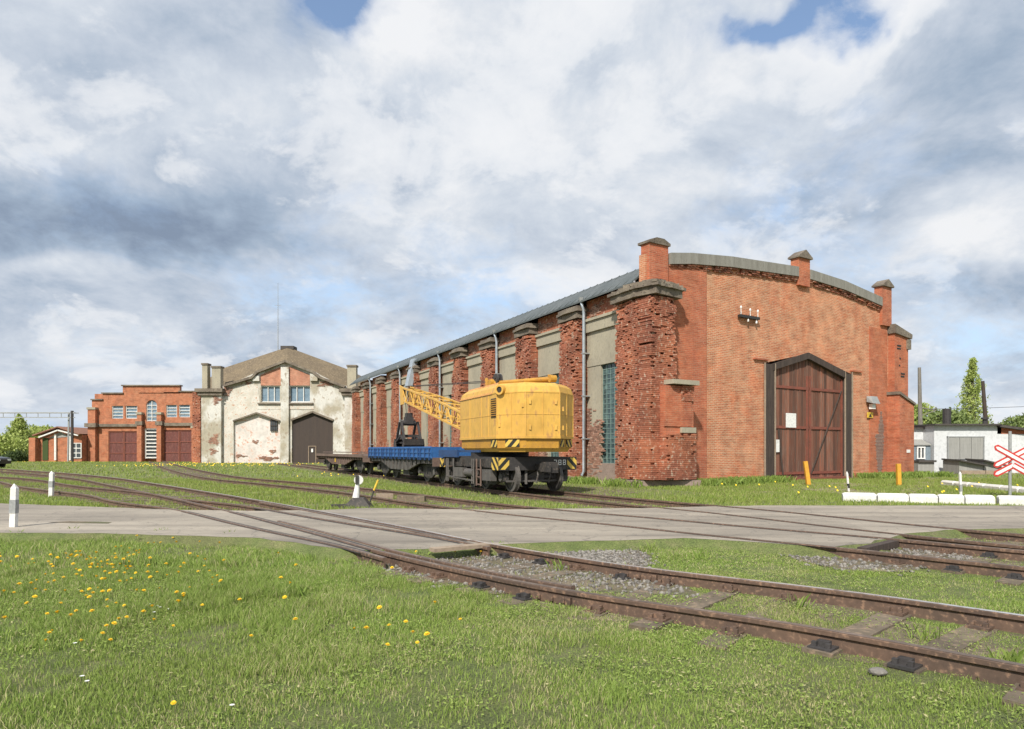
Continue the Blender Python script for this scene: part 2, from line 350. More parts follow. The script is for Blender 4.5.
def frame(o, xd, yd):
    o, xd, yd = Vector(o), Vector(xd), Vector(yd)
    return lambda x, y, z: o+xd*x+yd*y+Vector((0,0,z))

def gz(X, Y):
    t = min(1, max(0, (Y-82)/28)); return -.55*t*t*(3-2*t)
# ================================================================== MAIN BRICK DEPOT
O = V(5.45, 28.0, 0)
fd = V(.836,.549,0).normalized(); fo = V(.549,-.836,0).normalized()      # gate front: along / outward
sd = V(-.446,.895,0).normalized(); so = V(-.895,-.446,0).normalized()    # long side: along / outward
FR = frame(O, fd, fo); SR = frame(O-so*.27, sd, so)
depot = root('brick_depot', O, 'long red brick shed with crumbling pilasters and tall brown wooden gate', 'depot')
top = [(0,9.55),(2.6,9.9),(5.2,10.15),(9.6,10.42),(10.9,10.45),(14.2,10.25),(17.8,9.75)]
gl, gr_, gp = 7.7, 14.95, 11.1
def gate_outline(x0, x1): pass
# gate wall: one polygon with the gate notch
W = MB()
out = [(0,0),(gl,0),(gl,5.6),(gp,6.3),(gr_,5.55),(gr_,0),(19.2,0),(19.2,8.3),(18.75,8.3),(18.75,9.6)]+[(a,b) for a,b in top[::-1]]
W.prism([FR(a,0,b) for a,b in out], -fo*.34)
W.build('front_wall', 'brick_light', depot)
# redder end strips, slightly proud
W = MB(); W.box(1.3,3.65,-.05,.07,0,9.35,FR); W.box(16.75,18.5,-.05,.05,0,8.2,FR)
W.build_each('red_brick_strip', 'brick_red', depot)
# parapet coping: concrete band and a corbel course under it
W = MB(); C2 = MB()
segs = [(1.25,top[1]),(0,0)]
prof = [(1.3,9.72)]+[p for p in top[1:]]
def seg_strip(mb, pts, z0, z1, o0, o1):
    for (a,za),(b,zb) in zip(pts[:-1], pts[1:]):
        mb.hexa([FR(a,o0,za+z0),FR(b,o0,zb+z0),FR(b,o1,zb+z0),FR(a,o1,za+z0),FR(a,o0,za+z1),FR(b,o0,zb+z1),FR(b,o1,zb+z1),FR(a,o1,za+z1)])
p1 = [(1.3,9.7),(2.6,9.9),(5.2,10.15),(10.15,10.42)]; p2 = [(11.12,10.42),(14.2,10.27),(17.75,9.85)]
for p in (p1, p2):
    C2 = MB()
    seg_strip(W, p, -.42, .05, -.75, .20)
    # ragged brick corbel
    for (a,za),(b,zb) in zip(p[:-1], p[1:]):
        n = int((b-a)/.24)
        for i in range(n):
            for r in range(3):
                if random.random() < .16: continue
                u0 = a+(b-a)*i/n; u1 = a+(b-a)*(i+1)/n; z = za+(zb-za)*(i+.5)/n-.425-.08*(r+1)
                C2.box(u0, u1-.015, .002, .15-.04*r+random.uniform(-.02,.02), z, z+.075, FR, random.random()*.6)
    C2.build('brick_corbel', 'brick_units', depot)
W.build('coping', 'coping', depot)
# parapet piers
def pier(u0, u1, o0, o1, z0, z1, gable=False):
    w = MB(); w.box(u0, u1, o0, o1, z0, z1, FR); p = w.build('parapet_pier', 'brick_red', depot)
    c = MB()
    if gable:
        m = (u0+u1)/2; c.prism([FR(u0-.1,o1+.1,z1),FR(u1+.1,o1+.1,z1),FR(u1+.1,o1+.1,z1+.08),FR(m,o1+.1,z1+.42),FR(u0-.1,o1+.1,z1+.08)], -fo*(o1-o0+.2))
    else:
        c.prism([FR(u0-.07,o1+.07,z1),FR(u1+.07,o1+.07,z1),FR(u1+.07,o1+.07,z1+.1),FR(u0*.3+u1*.7,o1+.1,z1+.24),FR(u0*.7+u1*.3,o1+.1,z1+.24),FR(u0-.07,o1+.07,z1+.1)], -fo*(o1-o0+.2))
    c.build('pier_cap', 'concrete_dark', p)
pier(.12, 1.2, -.35, .14, 7.9, 10.0)
pier(10.2, 11.1, -.3, .16, 9.6, 10.95, True)
pier(17.8, 18.75, -.3, .16, 8.4, 10.55, True)
# right end pier with stepped shoulder
W = MB(); W.box(18.7, 20.15, -1.0, .35, 0, 8.0, FR)
W.prism([FR(18.5,.72,0),FR(20.05,.72,0),FR(20.05,.72,4.0),FR(18.5,.72,4.55)], -fo*1.6)
for i in range(60):
    z = random.uniform(.2,4.2); u = random.uniform(19.6,21.4)
W.build_each('end_pier', 'brick_red', depot)
W = MB()
W.hexa([FR(18.42,-.9,4.58),FR(20.15,-.9,4.02),FR(20.15,.8,4.0),FR(18.42,.8,4.56),FR(18.42,-.9,4.74),FR(20.15,-.9,4.15),FR(20.15,.8,4.12),FR(18.42,.8,4.72)])
W.box(19.95,20.3,-1.0,.45,7.2,7.75,FR)
W.hexa([FR(18.6,-.9,8.0),FR(20.4,-.9,7.8),FR(20.4,.45,7.8),FR(18.6,.45,8.0),FR(18.6,-.9,8.55),FR(20.45,-.9,8.08),FR(20.45,.45,8.06),FR(18.6,.45,8.5)])
W.build_each('end_pier_cap', 'concrete_dark', depot)
W = MB()
for (u,z,w,h) in ((18.95,7.3,.42,.08),(18.95,7.14,.38,.08),(19.2,6.6,.15,.08),(19.35,5.75,.42,.08),(19.35,5.6,.36,.08),(19.15,6.2,.12,.08)):
    W.box(u,u+w,.34,.37,z,z+h,FR)
W.build_each('brick_hole_shade', 'black', depot)  # thin black slabs stand in for the shade inside missing bricks
# plinth along the front
W = MB(); W.box(1.3,gl-.25,0,.1,-.1,.28,FR); W.box(gr_+.25,18.9,0,.1,-.1,.28,FR); W.build_each('plinth', 'brick_red', depot)
# pale mortar-patched scars near the right pier
W = MB()
for i in range(46):
    z = .3+i*.078; w = .35+.45*math.sin(i*.07)+random.uniform(-.1,.15)
    if z < 3.6: W.box(17.7-w*.5+(.3 if z>2.4 else 0), 17.7+w*.5, .052, .07, z, z+.05, FR, random.random())
W.build('mortar_scar', 'plinth', depot)

# ---- gate
gate = MB()
for side, (a, b) in enumerate(((8.45, 11.33), (11.37, 14.3))):
    n = 15; leaf = MB()
    for i in range(n):
        u0 = a+(b-a)*i/n; u1 = a+(b-a)*(i+1)/n-.012
        zt = lambda u: 5.25+(6.15-5.25)*(1-abs(u-gp)/3.2)
        d = random.uniform(-.012,.012); zb = .12+random.uniform(-.02,.02)
        leaf.hexa([FR(u0,-.17+d,zb),FR(u1,-.17+d,zb),FR(u1,-.10+d,zb),FR(u0,-.10+d,zb),FR(u0,-.17+d,zt(u0)),FR(u1,-.17+d,zt(u1)),FR(u1,-.10+d,zt(u1)),FR(u0,-.10+d,zt(u0))], random.random())
    lf = leaf.build('gate_leaf', 'gate_wood', depot)
    st = MB()
    for z in (.3, 2.55, 4.5): st.box(a+.02, b-.02, -.09, -.055, z, z+.13, FR)
    for u in ((a+.02, b-.2) if side == 0 else (a+.02, b-.14)): st.box(u, u+.14, -.085, -.048, .14, 5.2, FR)
    st.build('iron_strap', 'gate_strap', lf)
    br = MB()
    if side: br.bar(FR(a+.1,-.03,.3), FR(b-.15,-.03,4.6), .055, .03)
    else: br.bar(FR(a+.75,-.03,.3), FR(a+.4,-.03,2.5), .07, .03)
    br.build('brace', 'gate_frame', lf)
    if side == 0:
        tag_ = MB(); tag_.box(9.45,10.25,-.05,-.03,2.6,3.3,FR); tag_.build('paper_notice', 'white', lf)
        tag_ = MB(); tag_.box(8.6,8.92,-.045,-.025,1.4,2.0,FR); tag_.build('enamel_plate', 'white', lf)
W = MB()   # dark casing: side boards and raking lintel
for a, b, zz_ in ((7.7, 8.44, 5.58), (14.32, 14.95, 5.53)):
    W.box(a, b, -.3, .06, .02, zz_, FR)
W.hexa([FR(8.3,-.3,5.30),FR(gp,-.3,6.05),FR(gp,.10,6.05),FR(8.3,.10,5.30),FR(8.3,-.3,5.60),FR(gp,-.3,6.36),FR(gp,.10,6.36),FR(8.3,.10,5.60)])
W.hexa([FR(gp+.003,-.3,6.05),FR(14.4,-.3,5.25),FR(14.4,.10,5.25),FR(gp+.003,.10,6.05),FR(gp+.003,-.3,6.36),FR(14.4,-.3,5.60),FR(14.4,.10,5.60),FR(gp+.003,.10,6.36)])
W.build_each('gate_casing', 'gate_frame', depot)
W = MB()
for u in (7.68, 8.44, 14.32, 14.98): W.box(u-.025, u+.025, .05, .11, .02, 5.62, FR)
W.build_each('casing_trim', 'plank', depot)
W = MB(); W.box(6.9,7.9,0,.10,5.72,5.80,FR); W.box(14.9,15.9,0,.10,5.66,5.74,FR); W.build_each('lintel_end', 'brick_red', depot)
W = MB(); W.box(8.6,14.3,-.45,.35,-.02,.13,FR); W.build('threshold', 'gate_strap', depot)
# insulator bracket high on the wall
W = MB(); W.box(5.75,7.15,.05,.2,7.55,7.67,FR); br = W.build('insulator_bracket', 'black', depot)
for u, z in ((5.85,8.0),(6.5,7.95),(7.05,7.95),(6.35,7.45),(6.95,7.43)):
    w = MB(); w.bar(FR(u,.15,7.62), FR(u,.15,z), .025); w.tube([FR(u,.15,z-.06),FR(u,.15,z),FR(u,.15,z+.07)], [.035,.05,.025], 8); w.build('insulator', 'white', br)
# lamp + warning plate beside the gate
W = MB(); W.hexa([FR(16.35,.08,4.1),FR(17.05,.08,4.1),FR(17.05,.45,4.0),FR(16.35,.45,4.0),FR(16.35,.08,4.4),FR(17.05,.08,4.4),FR(17.0,.3,4.4),FR(16.4,.3,4.4)])
W.bar(FR(16.7,.05,4.25), FR(16.7,.25,4.25), .08); lp = W.build('flood_lamp', 'steel_grey', depot)
W = MB(); W.box(16.55,16.85,.1,.3,3.72,3.98,FR); W.build('lamp_housing', 'white', lp)
W = MB(); W.box(16.42,16.98,.065,.09,3.25,3.55,FR); wp = W.build('warning_plate', 'stripe_yellow', depot)
W = MB(); W.add([FR(16.55,.095,3.29),FR(16.85,.095,3.29),FR(16.7,.095,3.5)], [(0,1,2)]); W.build('warning_symbol', 'black', wp)
W = MB(); W.box(19.25,19.6,.72,.745,1.35,1.52,FR); W.build('number_plate', 'white', depot)
for z in (1.9, 2.12, 2.34):
    W = MB(); W.box(1.95,2.6,.07,.1,z,z+.12,FR); pl = W.build('route_plate', 'steel_grey', depot)
    W = MB()
    for i in range(6): W.box(2.0+i*.1,2.05+i*.1,.1,.106,z+.03,z+.09,FR)
    W.build('plate_lettering', 'white', pl)

# ---- corroded pilasters made of single worn bricks
def ragged(mb, fr, u0, u1, o0, o1, z0, z1, er, top_er=0, bw=.26, ch=.078):
    """courses of bricks from o0 (wall) to o1 (outer face); er = erosion depth"""
    nz = int((z1-z0)/ch); ph = random.random()*9
    w = u1-u0; nb = max(2, round(w/(bw*.8)))
    for r in range(nz):
        z = z0+r*ch; t = (z-z0)/(z1-z0)
        shift = (r % 2)*.5
        edges = [u0]+[u0+w*(i+shift)/nb for i in range(1 if shift == 0 else 0, nb)]+[u1]
        edges = sorted(set(round(e,4) for e in edges))
        for i in range(len(edges)-1):
            a, b = edges[i], edges[i+1]
            if b-a < .05: continue
            m = (a+b)/2
            nse = .5+.5*math.sin(m*3.1+z*1.7+ph)*math.sin(z*2.3-m*1.3+ph*2)+random.uniform(-.12,.12)
            e = er*max(0, nse-.35)*(.15+1.3*t**3*top_er)+random.uniform(0,.012)
            edge = (i == 0 or i == len(edges)-2)
            if edge and random.random() < .08+.5*t*t*top_er: e += random.uniform(.03,.14)
            if random.random() < .04+.10*t*t*top_er: e += random.uniform(.02,.09)
            if random.random() < .006+.05*t*t*top_er: continue
            e = min(e, (o1-o0)*.75)
            ia = random.uniform(0,.02+.05*t*t) if i == 0 else 0; ib = random.uniform(0,.02+.05*t*t) if i == len(edges)-2 else 0
            tt = .42+random.uniform(-.16,.2)+.22*math.sin(m*2.3+z*.9+ph)*math.sin(z*1.3+ph)-(.25 if e > .12 else 0)
            mb.box(a+ia, b-.012-ib, o0, o1-e, z, z+ch-.012, fr, max(0, tt))
def pilaster(s0, s1, prot, ztop, er=.16, te=1, zc=None):
    core = MB(); core.box(s0+.14, s1-.14, 0, prot-.22, -.05, ztop, SR); p = core.build('pilaster', 'mortar', depot)
    b = MB(); ragged(b, SR, s0, s1, 0, prot, .25, ztop, er, te); b.build('worn_brickwork', 'brick_units', p)
    pl = MB(); pl.box(s0-.05, s1+.05, 0, prot+.08, -.1, .25, SR); pl.build('footing', 'plinth', p)
    c = MB()
    z = ztop
    c.box(s0-.03, s1+.03, -.05, prot+.03, z, z+.28, SR)
    # broken slab on top: irregular outline
    pts = []
    for (a, o) in ((s0-.16,-.05),(s0-.18,prot*.6),(s0-.1,prot+.2),((s0+s1)/2,prot+.24),(s1+.08,prot+.16),(s1+.12,prot*.5),(s1+.1,-.05)):
        pts.append(SR(a+random.uniform(-.06,.06), o+(random.uniform(-.14,.03) if o > 0 else 0), z+.282+random.uniform(0,.03)))
    c.prism(pts, V(0,0,.13))
    pts2 = [q+V(0,0,.135)+(SR((s0+s1)/2,0,z)-q).normalized()*.16*random.uniform(.5,1.5) for q in pts]
    for q in pts2: q.z = z+.42
    c.prism(pts2, V(0,0,.12+random.uniform(0,.05)))
    c.build('cornice', 'concrete_dark', p)
PW = 1.75
def patch(fr, cu, cz, ru, rz_, par, o=0):
    """bricks laid bare where the render has fallen: irregular outline, each brick proud by a few mm"""
    b = MB(); ph = random.random()*9
    for r in range(int(-rz_/.078), int(rz_/.078)+1):
        z = cz+r*.078; 
        for i in range(int(-ru/.25)-1, int(ru/.25)+2):
            u = cu+(i+(r%2)*.5)*.25; a = math.atan2(r*.078/rz_, i*.25/max(ru,.01))
            if math.hypot(r*.078/rz_, (u-cu)/ru) < .85+.28*math.sin(3*a+ph)+random.uniform(-.35,.15): b.box(u-.12, u+.12, o-.02, o+.02+random.uniform(-.006,.02), z, z+.066, fr, random.random()*.7)
    if b.v: b.build('exposed_brick', 'pale_units', par)
for k in range(1, 11):
    s1 = 6.4+4.8*(k-1)
    pilaster(s1-PW, s1, .62, 7.75-.02*k+random.uniform(-.05,.05), .14+.03*random.random(), 1)
# corner pier: ragged block wrapping the corner
cp = MB(); cp.box(.1, 1.2, 0, .45, 0, 7.7, SR); cpo = cp.build('corner_pier', 'mortar', depot)
b = MB(); ragged(b, SR, -.05, 1.6, -.1, .66, .3, 7.75, .14, 1)
ragged(b, FR, -.35, 1.15, -.3, .72, .3, 7.75, .14, 1)
ragged(b, FR, -.1, 1.28, -.2, .35, .3, 7.75, .06, .3)
b.build('worn_brickwork', 'brick_units', cpo)
w = MB(); w.box(.15, 1.75, .3, 1.02, .3, 4.1, FR); w.prism([FR(.1,1.06,2.45),FR(1.6,1.06,2.45),FR(1.6,1.06,3.5),FR(.1,1.06,4.05)], -fo*.1)
w.build('buttress', 'brick_red', cpo)
b = MB(); ragged(b, FR, .1, 1.85, .4, 1.12, .3, 2.2, .14, .2); ragged(b, FR, .95, 1.75, .4, 1.1, 3.5, 4.15, .12, .2); b.build('worn_brickwork', 'brick_units', cpo)
w = MB(); w.box(.35,1.85,.3,1.25,4.15,4.33,FR); w.build('buttress_cap', 'concrete', cpo)
w = MB(); w.box(.95,1.78,.6,1.135,2.2,2.42,FR); w.build('render_patch', 'concrete', cpo)
w = MB(); w.prism([SR(1.75,-.1,-.1),SR(1.75,.8,-.1),SR(-.2,.85,-.1),FR(1.95,1.25,-.1),FR(1.95,-.1,-.1)], V(0,0,.36)); w.build('footing', 'plinth', cpo)
w = MB()
outl = [SR(1.8,0,0),SR(1.8,.78,0),SR(.1,.82,0),FR(-.3,.95,0),FR(.55,.85,0),FR(1.45,.75,0),FR(1.5,0,0)]
def lift(pts, z, k=0):
    c_ = sum(pts, V(0,0,0))/len(pts); return [p+(p-c_).normalized()*k+V(0,0,z) for p in pts]
def rag(P, j, n=6):
    o_ = []
    for a, b_ in zip(P, P[1:]+P[:1]):
        for i in range(n): o_.append(a.lerp(b_, i/n)+V(random.uniform(-j,j), random.uniform(-j,j), 0))
    return o_
w.prism(lift(rag(outl,.015), 7.75, -.05), V(0,0,.3)); w.prism(lift(rag(outl,.05), 8.052, .08), V(0,0,.12)); w.prism(lift(rag(outl,.12), 8.176, .0), V(0,0,.1)); w.prism(lift(rag(outl,.16,4), 8.280, -.2), V(0,0,.09))
w.build('cornice', 'concrete_dark', cpo)

# ---- bays of the long side
bays = [(1.6, 4.65)]+[(6.4+4.8*i, 6.4+4.8*(i+1)-PW) for i in range(9)]
for i, (a, b_) in enumerate(bays):
    wa, wb = a+.08, b_-1.12
    w = MB()
    w.box(wb, b_, -.5, .06, .9, 5.4, SR)       # jamb far
    w.box(a, wa, -.5, .06, .9, 5.4, SR)
    w.box(a, b_, -.5, .09, 5.4, 7.0, SR)       # panel above
    w.build_each('render_panel', 'concrete', depot)
    w = MB(); w.box(a, b_, -.5, .2, 7.0, 7.5, SR); w.box(a, b_, -.5, .28, 7.5, 7.62, SR); w.build('lintel_beam', 'concrete', depot)
    w = MB(); w.box(a, b_, -.5, .1, 7.62, 8.5, SR); w.build('eaves_brickwork', 'brick_units', depot)
    w = MB(); w.box(a, b_, -.5, .08, -.1, .9, SR); w.build('sill_wall', 'plinth', depot)
    patch(SR, b_-.5, 1.2, .75, 1.2+random.random()*1.8, depot, .06); patch(SR, b_-.6, 7.95, 1.0, .3, depot, .10)
    g = MB(); g.box(wa, wb, -.3, -.08, .9, 5.4, SR); gl_ = g.build('glass_block_window', 'glass_block', depot)
    gj = MB(); nx = 6; nz_ = 20
    for j in range(nx+1): gj.box(wa+(wb-wa)*j/nx-.014, wa+(wb-wa)*j/nx+.014, -.08, -.055, .9, 5.4, SR)
    for j in range(nz_+1): gj.box(wa, wb, -.079, -.058, .9+4.5*j/nz_-.014, .9+4.5*j/nz_+.014, SR)
    gj.build('window_grid', 'glass_joint', gl_)
w = MB(); w.box(49.4, 50.6, -.5, .3, 0, 8.2, SR); w.build('end_wall', 'brick_red', depot)
# back mass so nothing is see-through, roof shells
RF = lambda s, a, z: O+sd*s-fd*a+V(0,0,z)
w = MB(); w.box(0.75, 50.6, -19.6, -.62, -.1, 8.3, RF); w.build('inner_walls', 'brick_red', depot)
w = MB()
rp = [(.3,8.47),(-.3,9.0),(-.9,9.42),(-1.8,9.72),(-4,10.0),(-9.5,10.05),(-15,9.4),(-19.8,8.4)]
for (a,za),(b_,zb) in zip(rp[:-1], rp[1:]):
    w.hexa([RF(.45,a,za-.08),RF(50.8,a,za-.08),RF(50.8,b_,zb-.08),RF(.45,b_,zb-.08),RF(.45,a,za),RF(50.8,a,za),RF(50.8,b_,zb),RF(.45,b_,zb)])
for s in range(0, 84): w.bar(RF(.5+s*.6,.3,8.48), RF(.5+s*.6,-.9,9.43), .025, .04)
w.build('roof', 'roof_metal', depot)
w = MB(); w.tube([SR(.4,.5,8.46), SR(50.8,.5,8.46)], .05, 8); w.build('gutter', 'zinc', depot)
# downpipes
for s in (4.5, 14.1, 23.7, 33.3, 42.9):
    w = MB(); w.tube([SR(s,.5,8.45),SR(s,.42,8.2),SR(s,.36,7.9),SR(s,.34,.5),SR(s,.5,.3)], .075, 10)
    dp = w.build('downpipe', 'zinc', depot, smooth=True)
    w = MB()
    for z in (2, 4, 6): w.box(s-.1,s+.1,.05,.44,z,z+.05,SR)
    w.tube([SR(s,.49,8.4),SR(s,.47,8.6)],[.08,.16],10); w.build_each('pipe_clamp', 'steel_grey', dp)
w = MB(); w.hexa([SR(28.9,.7,6.5),SR(29.7,.7,6.5),SR(29.7,1.1,6.5),SR(28.9,1.1,6.5),SR(28.9,.2,8.7),SR(29.7,.2,8.7),SR(29.7,.6,8.7),SR(28.9,.6,8.7)]); w.build('metal_chute', 'zinc', depot)

# ================================================================== WHITE GABLED DEPOT (across the yard)
YW = 79.0; X0 = -38.4; S = 39.4
def wx(zx): return X0+zx/S
def wz(zy): return (651-zy)/S
wd = root('plastered_depot', V(wx(475), YW, 0), 'white and beige plastered shed with a pointed gable and dark arched door', 'depot')
def WP(zx, zy, d=0): return V(wx(zx), YW-d, wz(zy))
w = MB()
w.prism([WP(195,655),WP(245,655),WP(245,460),WP(350,422),WP(455,460),WP(455,655),WP(510,655),WP(510,455),WP(605,418),WP(697,455),WP(697,655),WP(760,655),WP(760,373),WP(195,373)], (0,.6,0))
w.box(wx(195),wx(370),YW,YW+.6,wz(373),wz(300)); w.box(wx(455),wx(502),YW,YW+.6,wz(373),wz(300)); w.box(wx(592),wx(760),YW,YW+.6,wz(373),wz(300))
w.prism([WP(195,300),WP(760,300),WP(700,283),WP(600,228),WP(485,190),WP(370,228),WP(270,272)], (0,.6,0))
w.build('front_wall', 'plaster_beige', wd)
# whitewashed lower left field, flaking
w = MB(); w.prism([WP(197,650,.03),WP(243,650,.03),WP(243,458,.03),WP(350,419,.03),WP(457,458,.03),WP(463,640,.03),WP(463,388,.03),WP(365,385,.03),WP(355,300,.03),WP(300,290,.03),WP(240,310,.03),WP(235,350,.03),WP(197,352,.03)], (0,.03,0))
w.build('whitewash_coat', 'plaster_white', wd)
w = MB(); w.box(wx(243),wx(456),YW+.25,YW+.4,-.1,wz(418)); w.build('walled_up_gate', 'plaster_gate', wd)
w = MB()
for (a, b_) in (((243,460),(350,423)),((350,423),(457,460))): w.bar(WP(*a,.08), WP(*b_,.08), .22, .16)
for (a, b_) in (((507,456),(605,418)),((605,418),(700,456))): w.bar(WP(*a,.08), WP(*b_,.08), .22, .2)
w.build_each('gate_arch_trim', 'concrete_dark', wd)
w = MB(); w.prism([WP(512,654,-.2),WP(512,455,-.2),WP(605,420,-.2),WP(695,455,-.2),WP(695,654,-.2)], (0,.15,0)); dd = w.build('dark_door', 'door_dark', wd)
w = MB(); w.box(wx(583),wx(586),YW+.12,YW+.2,0,wz(575)); w.box(wx(616),wx(619),YW+.12,YW+.2,0,wz(575)); w.box(wx(583),wx(619),YW+.12,YW+.2,wz(576),wz(573)); w.build('wicket_frame', 'plank', dd)
w = MB(); w.box(wx(597),wx(605),YW+.1,YW+.14,wz(602),wz(586)); w.build('paper_notice', 'white', dd)
w = MB(); w.box(wx(410),wx(442),YW+.15,YW+.24,wz(505),wz(455)); sw = w.build('small_window', 'glass_dark', wd)
w = MB()
for k in range(4): w.box(wx(410+k*10),wx(412+k*10),YW+.08,YW+.15,wz(505),wz(455))
for k in range(3): w.box(wx(410),wx(442),YW+.06,YW+.1,wz(505-k*24)-.03,wz(505-k*24)+.03)
w.build('window_bars', 'gate_frame', sw)
for a, b_ in ((370,457),(500,592)):
    w = MB(); w.box(wx(a),wx(b_),YW+.3,YW+.36,wz(370),wz(300)); wn = w.build('window', 'glass_blue', wd)
    w = MB()
    for k in range(4): x = a+(b_-a)*k/3; w.box(wx(x-1.5),wx(x+1.5),YW+.15,YW+.29,wz(373),wz(300))
    w.box(wx(a),wx(b_),YW+.16,YW+.28,wz(304),wz(300)); w.box(wx(a),wx(b_),YW+.17,YW+.28,wz(373),wz(370)); w.build('window_frame', 'white_paint', wn)
    w = MB(); w.box(wx(a-14),wx(b_+16),YW-.25,YW+.2,wz(384),wz(377)); w.build('window_sill', 'concrete_dark', wn)
w = MB(); w.prism([WP(368,298,.04),WP(460,298,.04),WP(460,212,.04),WP(368,250,.04)], (0,.05,0)); w.prism([WP(500,298,.04),WP(592,298,.04),WP(592,250,.04),WP(500,212,.04)], (0,.05,0)); w.build_each('brick_tympanum', 'pink_brick', wd)
w = MB(); w.box(wx(463),wx(499),YW-.3,YW+.02,-.1,wz(215)); w.build('centre_pilaster', 'plaster_beige', wd)
w = MB(); w.box(wx(355),wx(465),YW-.06,YW,wz(407),wz(386)); w.box(wx(500),wx(610),YW-.06,YW,wz(407),wz(386)); w.build_each('pale_band', 'plaster_white', wd)
WF = frame(V(0,YW-.03,0),V(1,0,0),V(0,-1,0))
for (x_, y_, a_, b_) in ((217,325,.5,.7),(662,292,1.0,.33),(310,288,.5,.25),(270,620,.8,.22),(400,632,1.3,.3),(340,555,.35,.3),(420,600,.4,.25)):
    patch(WF, wx(x_), wz(y_), a_, b_, wd, -.24 if y_ > 500 else 0)
# raking cornice
for pts in ([(485,188),(355,238),(335,262),(205,300)], [(485,188),(610,238),(640,262),(755,305)]):
    w = MB()
    for a, b_ in zip(pts[:-1], pts[1:]): w.bar(WP(*a,.15), WP(*b_,.15), .7, .26)
    w.build('raking_cornice', 'concrete_dark', wd)
w = MB(); w.box(wx(596),wx(630),YW-.35,YW+.1,wz(278),wz(245)); w.box(wx(335),wx(365),YW-.3,YW+.1,wz(278),wz(255)); w.build_each('cornice_block', 'plaster_beige', wd)
# side towers
for a, b_, sh in ((105,195,0),(755,828,1)):
    w = MB(); w.box(wx(a),wx(b_),YW-.5,YW+1.5,-.1,wz(345)); tw = w.build('corner_tower', 'plaster_beige' , wd)
    w = MB(); w.box(wx(a-12),wx(b_+6),YW-.75,YW+1.5,wz(345),wz(330)); w.box(wx(a-22),wx(b_+12),YW-.95,YW+1.5,wz(330),wz(314)); w.build('tower_cornice', 'concrete_dark', tw)
    if not sh:
        for (cx_, cz_, rx_, rz_) in ((165,2.6,.65,.75),(160,1.3,.5,.4),(175,7.2,.55,.6)):
            patch(frame(V(wx(cx_),YW-.5,0),V(1,0,0),V(0,-1,0)), 0, cz_, rx_, rz_, tw)
w = MB(); ragged(w, frame(V(wx(66),YW-.3,0),V(1,0,0),V(0,-1,0)), 0, 1.0, -.6, .35, -.1, 8.2, .12, .6); w.box(wx(70),wx(104),YW+.2,YW+2.5,-.3,wz(345)); w.box(wx(72),wx(100),YW+2.5,YW+26,-.3,wz(370)); w.build('brick_flank', 'brick_units', wd)
w = MB(); w.box(wx(795),wx(834),YW-.9,YW-.3,-.1,wz(345)); w.build('brick_buttress', 'brick_red', wd)
for (a, b_, zt) in ((104,128,205),(148,188,218),(764,804,213)):
    w = MB(); w.box(wx(a),wx(b_),YW-.2,YW+.6,wz(330),wz(zt)); ch = w.build('chimney', 'concrete', wd)
    w = MB(); w.box(wx(a-3),wx(b_+3),YW-.3,YW+.7,wz(zt),wz(zt-8)); w.build('chimney_cap', 'concrete_dark', ch)
# roof rising behind the gable
w = MB()
def pp(px, py, Y): return V((px-512)/F*Y, Y, 1.5+(HY-py)/F*Y)
A = [pp(206,398,YW+.6),pp(226,392,YW+.6),pp(287,371,YW+.6),pp(346,395,YW+.6),pp(361,399,YW+.6)]; B = [pp(207,380,YW+5),pp(222,368.5,YW+5),pp(287.5,347,YW+5),pp(347,369,YW+5),pp(364,381,YW+5)]; Bk = [p+V(0,22,0) for p in B]
n_ = len(A)
w.add(A+B+Bk, [(i,i+1,n_+i+1,n_+i) for i in range(n_-1)]+[(n_+i,n_+i+1,2*n_+i+1,2*n_+i) for i in range(n_-1)])
w.build('roof', 'roof_brown', wd)
w = MB(); q_ = pp(287.5,347.5,YW+5); w.box(q_.x-.8,q_.x+.8,YW+4.8,YW+6.2,q_.z-.25,q_.z+.18); w.build('ridge_vent', 'roof_felt', wd)
w = MB(); w.box(wx(160),wx(800),YW+.6,YW+24,-.1,wz(305)); w.build('inner_walls', 'brick_red', wd)
mast = MB(); mx = (278-512)/F*(YW+6); mast.tube([V(mx,YW+6,wz(160)),V(mx,YW+6,wz(60)),V(mx,YW+6,(450-283)/683*(YW+6)+1.5)],[.07,.05,.02],6)
mast.bar(V(mx-.4,YW+6,19.5),V(mx+.4,YW+6,19.5),.03); mast.build('aerial_mast', 'steel_grey', wd)

# ================================================================== FAR RED DEPOT
YR = 112.0
def rx(zx): return -83.96+zx/31.2
def rz(zy): return -.55+(525-zy)/31.2
def RP(zx, zy, d=0): return V(rx(zx), YR-d, rz(zy))
rd = root('stepped_brick_depot', V(rx(770), YR, -.55), 'far orange brick shed with stepped parapet and two maroon gates', 'depot')
w = MB()
def rbox(mb, a, b_, t, bt, d0, d1): mb.box(rx(a),rx(b_),YR-d1,YR-d0,rz(bt),rz(t))
w = MB()
for a, b_, t, bt in ((470,555,205,540),(710,740,230,540),(805,838,230,540),(995,1040,165,540)): rbox(w,a,b_,t if a!=470 else 205,bt,-.6,0)
rbox(w,555,710,300,365,-.6,0); rbox(w,838,995,293,358,-.6,0); rbox(w,740,805,315,350,-.6,0)
rbox(w,555,572,172,300,-.6,0); rbox(w,630,642,172,300,-.6,0); rbox(w,702,710,172,300,-.6,0); rbox(w,838,850,165,293,-.6,0); rbox(w,905,915,165,293,-.6,0); rbox(w,972,995,165,293,-.6,0)
rbox(w,572,630,172,235,-.6,0); rbox(w,642,702,172,235,-.6,0); rbox(w,850,905,165,230,-.6,0); rbox(w,915,972,165,230,-.6,0)
